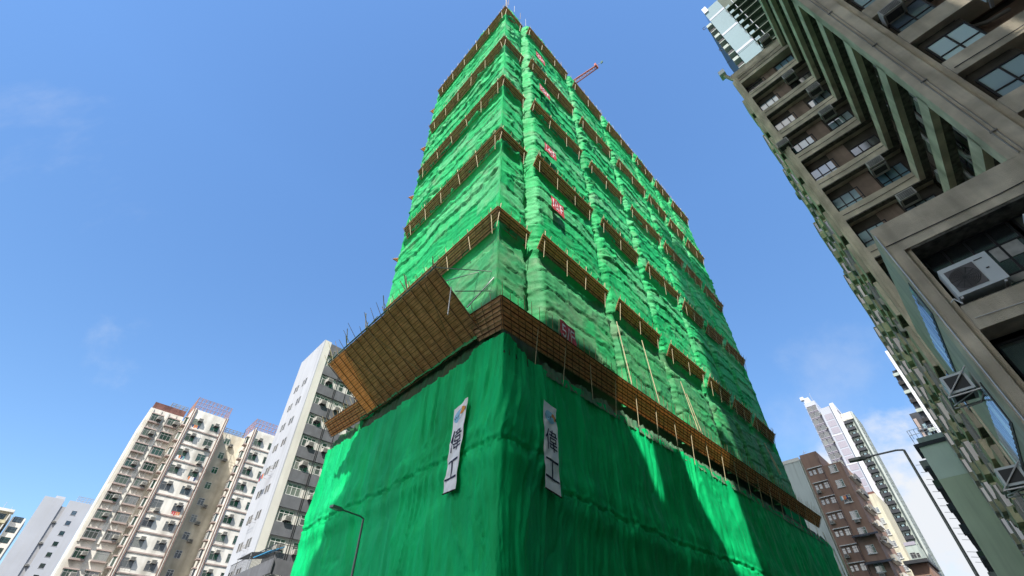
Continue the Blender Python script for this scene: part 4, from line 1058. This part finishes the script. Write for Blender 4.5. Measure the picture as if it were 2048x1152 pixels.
for (x, z) in ((2.6, 8.9), (6.4, 7.0)):
    mb = MB(FSB); mb.box(-x - .45, -x + .45, -.75, -.1, z, z + .6, acw); mb.box(-x - .38, -x + .38, -.68, -.2, z - .012, z + .01, acg); mb.box(-x + .45, -x + .463, -.68, -.18, z + .08, z + .52, acg)
    mb.tube((-x - .5, -.85, z - .1), (-x + .5, -.85, z - .1), .03, steel, 5); mb.tube((-x + .5, -.85, z - .1), (-x + .5, 0, z - .1), .03, steel, 5); mb.tube((-x - .5, -.85, z - .1), (-x - .5, 0, z - .1), .03, steel, 5)
    mb.tube((-x + .5, -.85, z - .08), (-x + .5, 0, z + .7), .025, steel, 5); mb.tube((-x - .4, -.8, z - .05), (-x + .4, -.1, z - .05), .02, acw, 5)
    mb.path([(-x - .2, -.5, z), (-x - .1, -.5, z - .3), (-x + .25, -.2, z - .4), (-x + .5, 0, z - .2)], .02, pipe, 5)
    mb.obj('hung_air_conditioner', B)
# street face of the main building: boxes and bay windows
FM = Fr(A2, BC, 'S')                                     # x = -(a - A2)
k = 0
win_proto('mb', 1.3, 1.5, 2, wframe, glassb, rows=(.6,), sill=conc)
for i in range(12):
    z = 7.0 + 3.0 * i - .35
    if z > 38: continue
    for (x0, x1, p) in ((1.6, 3.1, .40), (6.1, 8.0, .36), (11, 13, .34), (20, 22.5, .36), (31, 34, .34), (45, 48, .34)):
        mb = MB(FM)
        if x0 < 2:
            mb.box(-x1, -x0, -p, .0, z + .5, z + 2.75, conc); mb.box(-x1 + .12, -x0 - .12, -p + .05, -.0, z + .49, z + .502, soff); mb.obj('protruding_box', B)
        else:
            mb.box(-x1, -x0, -p, .0, z + .5, z + 1.45, conc); mb.box(-x1, -x0, -p, 0, z + 2.8, z + 2.95, conc)
            n_ = 3
            for q in range(n_ + 1): xq = -x1 + (x1 - x0) * q / n_; mb.box(xq - (.05 if q else -.002), xq + (.05 if q < n_ else -.002), -p + .004, -p + .07, z + 1.45, z + 2.8, gframe)
            o = mb.obj('bay_window', B); g = MB(FM); g.box(-x1 + .03, -x0 - .03, -p + .03, .0, z + 1.452, z + 2.798, glassd); g.obj('pane', o)
    for x in (4.6, 9.4, 15.5, 18, 25.5, 28, 38): window(B, FM, -x, -.02, z + .9, 'mb')
    for x in (5.7, 10.2, 14, 24):
        if random.random() < .6: ac(B, FM, -x, .22, z + random.uniform(.4, 1.8))
mb = MB(G); mb.tube((A2 + .3, BC + .1, 40.9), (A2 + .1, BC + .5, 42.2), .14, conc, 6); mb.box(A2 - .2, A2 + .45, BC + .25, BC + .75, 42.0, 42.6, acw); mb.obj('floodlight', B)

# neighbouring block with the blank mint flank
B = root('mint_block', GP(88, 0, 0), 'building with a blank pale green end wall beyond the concrete building', 'building')
mb = MB(G); mb.box(85, 110, -8, 1.05, 0, 24.0, greeny); mb.box(84.98, 110, -8, 1.06, 24.0, 28.4, greenu); mb.box(85, 108, -8, -2.6, 28.4, 29.6, greenu); mb.obj('wall', B)
mb = MB(G); mb.box(84.8, 90, -2.5, 1.5, 28.4, 28.9, dgrey); mb.box(85.2, 89, -2.4, .8, 28.9, 29.7, tealw); mb.box(85.1, 85.5, -2.6, 1.2, 28.0, 28.2, dark); mb.obj('roof_deck', B)
mb = MB(G)
for i in range(7): mb.tube((85.2, -2.0 + .5 * i, 29.7), (85.2, -2.0 + .5 * i, 31.0), .035, steel, 4)
for z in (30.3, 31.0): mb.tube((85.2, -2.0, z), (85.2, 1.3, z), .035, steel, 4); mb.tube((85.2, 1.3, z), (90, 1.3, z), .035, steel, 4)
mb.obj('roof_railing', B)
FK = Fr(85, 1.06, 'S')
for k in range(10):
    z = 26.0 - 2.75 * k
    mb = MB(FK)
    mb.box(-24, -.6, -random.uniform(.35, .7), 0, z - .15, z + .1, dgrey)
    for x in (1.5, 4.5, 8, 12, 16, 20): p = random.uniform(.3, .95); mb.box(-x - 1.6, -x, -p, 0, z + .1, z + random.uniform(.7, 1.3), random.choice((dgrey, dframe, pipe, dgreen)))
    for x in (2.2, 6, 10): mb.tube((-x, -.5, z + .8), (-x, -1.5, z + 1.0), .03, dframe, 4)
    mb.obj('balcony', B)

# glass tower seen over the near roof
B = root('glass_tower', GP(64, -11, 0), 'tall tower of pale cyan glass and dark green balconies above the concrete building', 'building')
F = LB(60, -8.4)
wall(B, F, [(0, 3.6, 0, 14, 0, 127, cyang), (0, 1.0, -.3, .001, 125.5, 128.4, whitecl)], 'glass_wall')
for k in range(12): z = 121 - 9.6 * k; mb = MB(F); mb.box(-.01, 3.61, -.05, 0, z, z + .9, silver); mb.obj('floor_stripe', B)
wall(B, F, [(-1.1, -.02, 1.0, 14, 0, 122, dgreen), (3.7, 9, .6, 14, 0, 128, dgreen)])
for k in range(36):
    z = 119 - 3.2 * k
    mb = MB(F); mb.box(-1.35, -.05, -.2, 1.0, z, z + .25, tealw); mb.box(-1.3, -.2, -.15, -.1, z + .25, z + 1.2, dframe if k % 2 else tealw)
    mb.obj('balcony', B)
    mb = MB(F); mb.box(3.75, 9, -.5, .6, z, z + .22, dgreen); mb.box(3.7, 4.6, -.4, -.3, z + .3, z + 1.4, cyang); mb.box(5.4, 5.46, -.4, .6, z + .22, z + 2.4, whitecl)
    mb.obj('balcony', B)
    if k % 4 == 0:
        mb = MB(F); mb.path([(-1.4, -.2, z + .3), (-2.1, -.3, z + .3), (-2.1, -.3, z + 1.3), (-1.4, -.2, z + 1.3)], .06, dframe, 4); mb.obj('frame_bracket', B)
# far glassy towers down the street on the right
B = root('sliver_tower', GP(165, -4, 0), 'distant tower with a gleaming pale glass edge and dark balconies above the mint wall', 'building')
F = LB(160, -3.2)
wall(B, F, [(0.3, 1.6, 0, 12, 0, 80, whitecl), (1.6, 5, .8, 12, 0, 78, lilac), (-.9, .3, .8, 12, 0, 74, dgrey)])
for k in range(26):
    z = 72 - 2.8 * k; mb = MB(F); mb.box(-1.2, .3, .1, .8, z, z + .9, dframe if k % 2 else tealw); mb.box(2.2, 3.4, .5, .8, z, z + 1.4, cyang); mb.obj('balcony', B)
B = root('slate_tower', GP(185, -2, 0), 'distant dark slate tower beside the gleaming one above the mint wall', 'building')
F = LB(190, -1.4)
wall(B, F, [(-1.2, 3.2, 0, 12, 0, 72, dgrey), (-1.0, -.2, -.5, 0, 0, 70, pinkb)])
for k in range(24):
    z = 66 - 2.8 * k; mb = MB(F); mb.box(-1.6, 3.0, -.9, 0, z, z + .35, pinkb if k % 2 else greyp); mb.box(.3, 2.4, -.08, -.01, z + .6, z + 1.9, cyang); mb.obj('balcony', B)

# ================================================================== street lamps
def lamp(p, e, label, h=10.0):
    rt = root('street_lamp', (p[0], p[1], 0), label, 'street lamp', 'street lamps')
    mb = MB(); mb.tube((p[0], p[1], 0), (p[0], p[1], h - .05), .075, lampm, 12, .05); mb.tube((p[0], p[1], 0), (p[0], p[1], 1.1), .13, lampm, 12); mb.obj('post', rt)
    P = Vector((p[0], p[1], h - .05)); E = Vector((e[0], e[1], h)); d = (E - P)
    mb = MB(); pts = [tuple(P), tuple(P + d * .12 + Vector((0, 0, .05))), tuple(P + d * .72 + Vector((0, 0, .02)))]; mb.path(pts, .038, lampm, 10); mb.obj('arm', rt)
    u = d.normalized(); s = Vector((-u.y, u.x, 0)); mb = MB(); c = P + d * .70 + Vector((0, 0, .0)); l = d.length * .32
    q = [c - s*.06, c + u*l*.35 - s*.17, c + u*l - s*.13, c + u*l + s*.13, c + u*l*.35 + s*.17, c + s*.06]
    n = len(mb.v); hs_ = [.05, .0, .0, .0, .0, .05]
    lo = [tuple(v - Vector((0, 0, .05))) for v in q]; hi = [tuple(v + Vector((0, 0, .06))) for v in q]
    mb.poly(list(reversed(lo)), lampm); mb.poly(hi, lampm)
    for i in range(6): j = (i + 1) % 6; mb.poly([lo[i], lo[j], hi[j], hi[i]], lampm)
    hd = mb.obj('lamp_head', rt)
    mb = MB(); v = [c + u*l*.45 - s*.11, c + u*l*.92 - s*.09, c + u*l*.92 + s*.09, c + u*l*.45 + s*.11]
    mb.poly([tuple(x - Vector((0, 0, .062))) for x in v], acw); mb.obj('lens', hd)
pl = GP(10.9, 21.9, 0); el = GP(8.96, 21.5, 0)
lamp(pl, el, 'grey street lamp standing in front of the left side of the green podium', 8.33)
pr = GP(26.25, .87, 0); er = GP(26.0, 2.99, 0)
lamp(pr, er, 'dark street lamp against the clouds at the lower right')

# ================================================================== buildings behind the camera (they shade the street)
whiter = mat('pale_render', (.80, .77, .70), .9, var=.1, vscale=.2)
def rear(name, a0, a1, b0, b1, h, label, m):
    rt = root(name, GP((a0 + a1) / 2, (b0 + b1) / 2, 0), label, 'building', 'buildings across the street behind the viewpoint')
    mb = MB(G); mb.box(a0, a1, b0, b1, 0, h, m); mb.obj('wall', rt)
    mb = MB(G)
    for k in range(int(h / 3)): mb.box(a0 + .4, a1 - .4, b1, b1 + .04, 3 * k + 1.1, 3 * k + 2.4, dframe)
    for k in range(int(h / 3)): mb.box(a1, a1 + .04, b0 + .4, b1 - .4, 3 * k + 1.1, 3 * k + 2.4, dframe)
    mb.obj('window_bands', rt)
rear('corner_block', -24, -5.4, -20, -8, 62.8, 'white tower block across the street behind the viewpoint, widest of the attached row', whiter)
rear('corner_block', -5.39, .5, -20, -8.02, 54.4, 'narrow stair wing attached to the tower block behind the viewpoint', whiter)
rear('corner_block', .51, 4.5, -19, -8, 58.5, 'slim white block at the end of the row behind the viewpoint', whiter)
rear('corner_block', -26, -15, -7.9, 4.0, 63.3, 'white block across the side street to the left of the viewpoint', whiter)
rear('high_rise', -4.2, 18, -38, -26.1, 132.5, 'very tall residential high-rise behind the viewpoint', whiter)
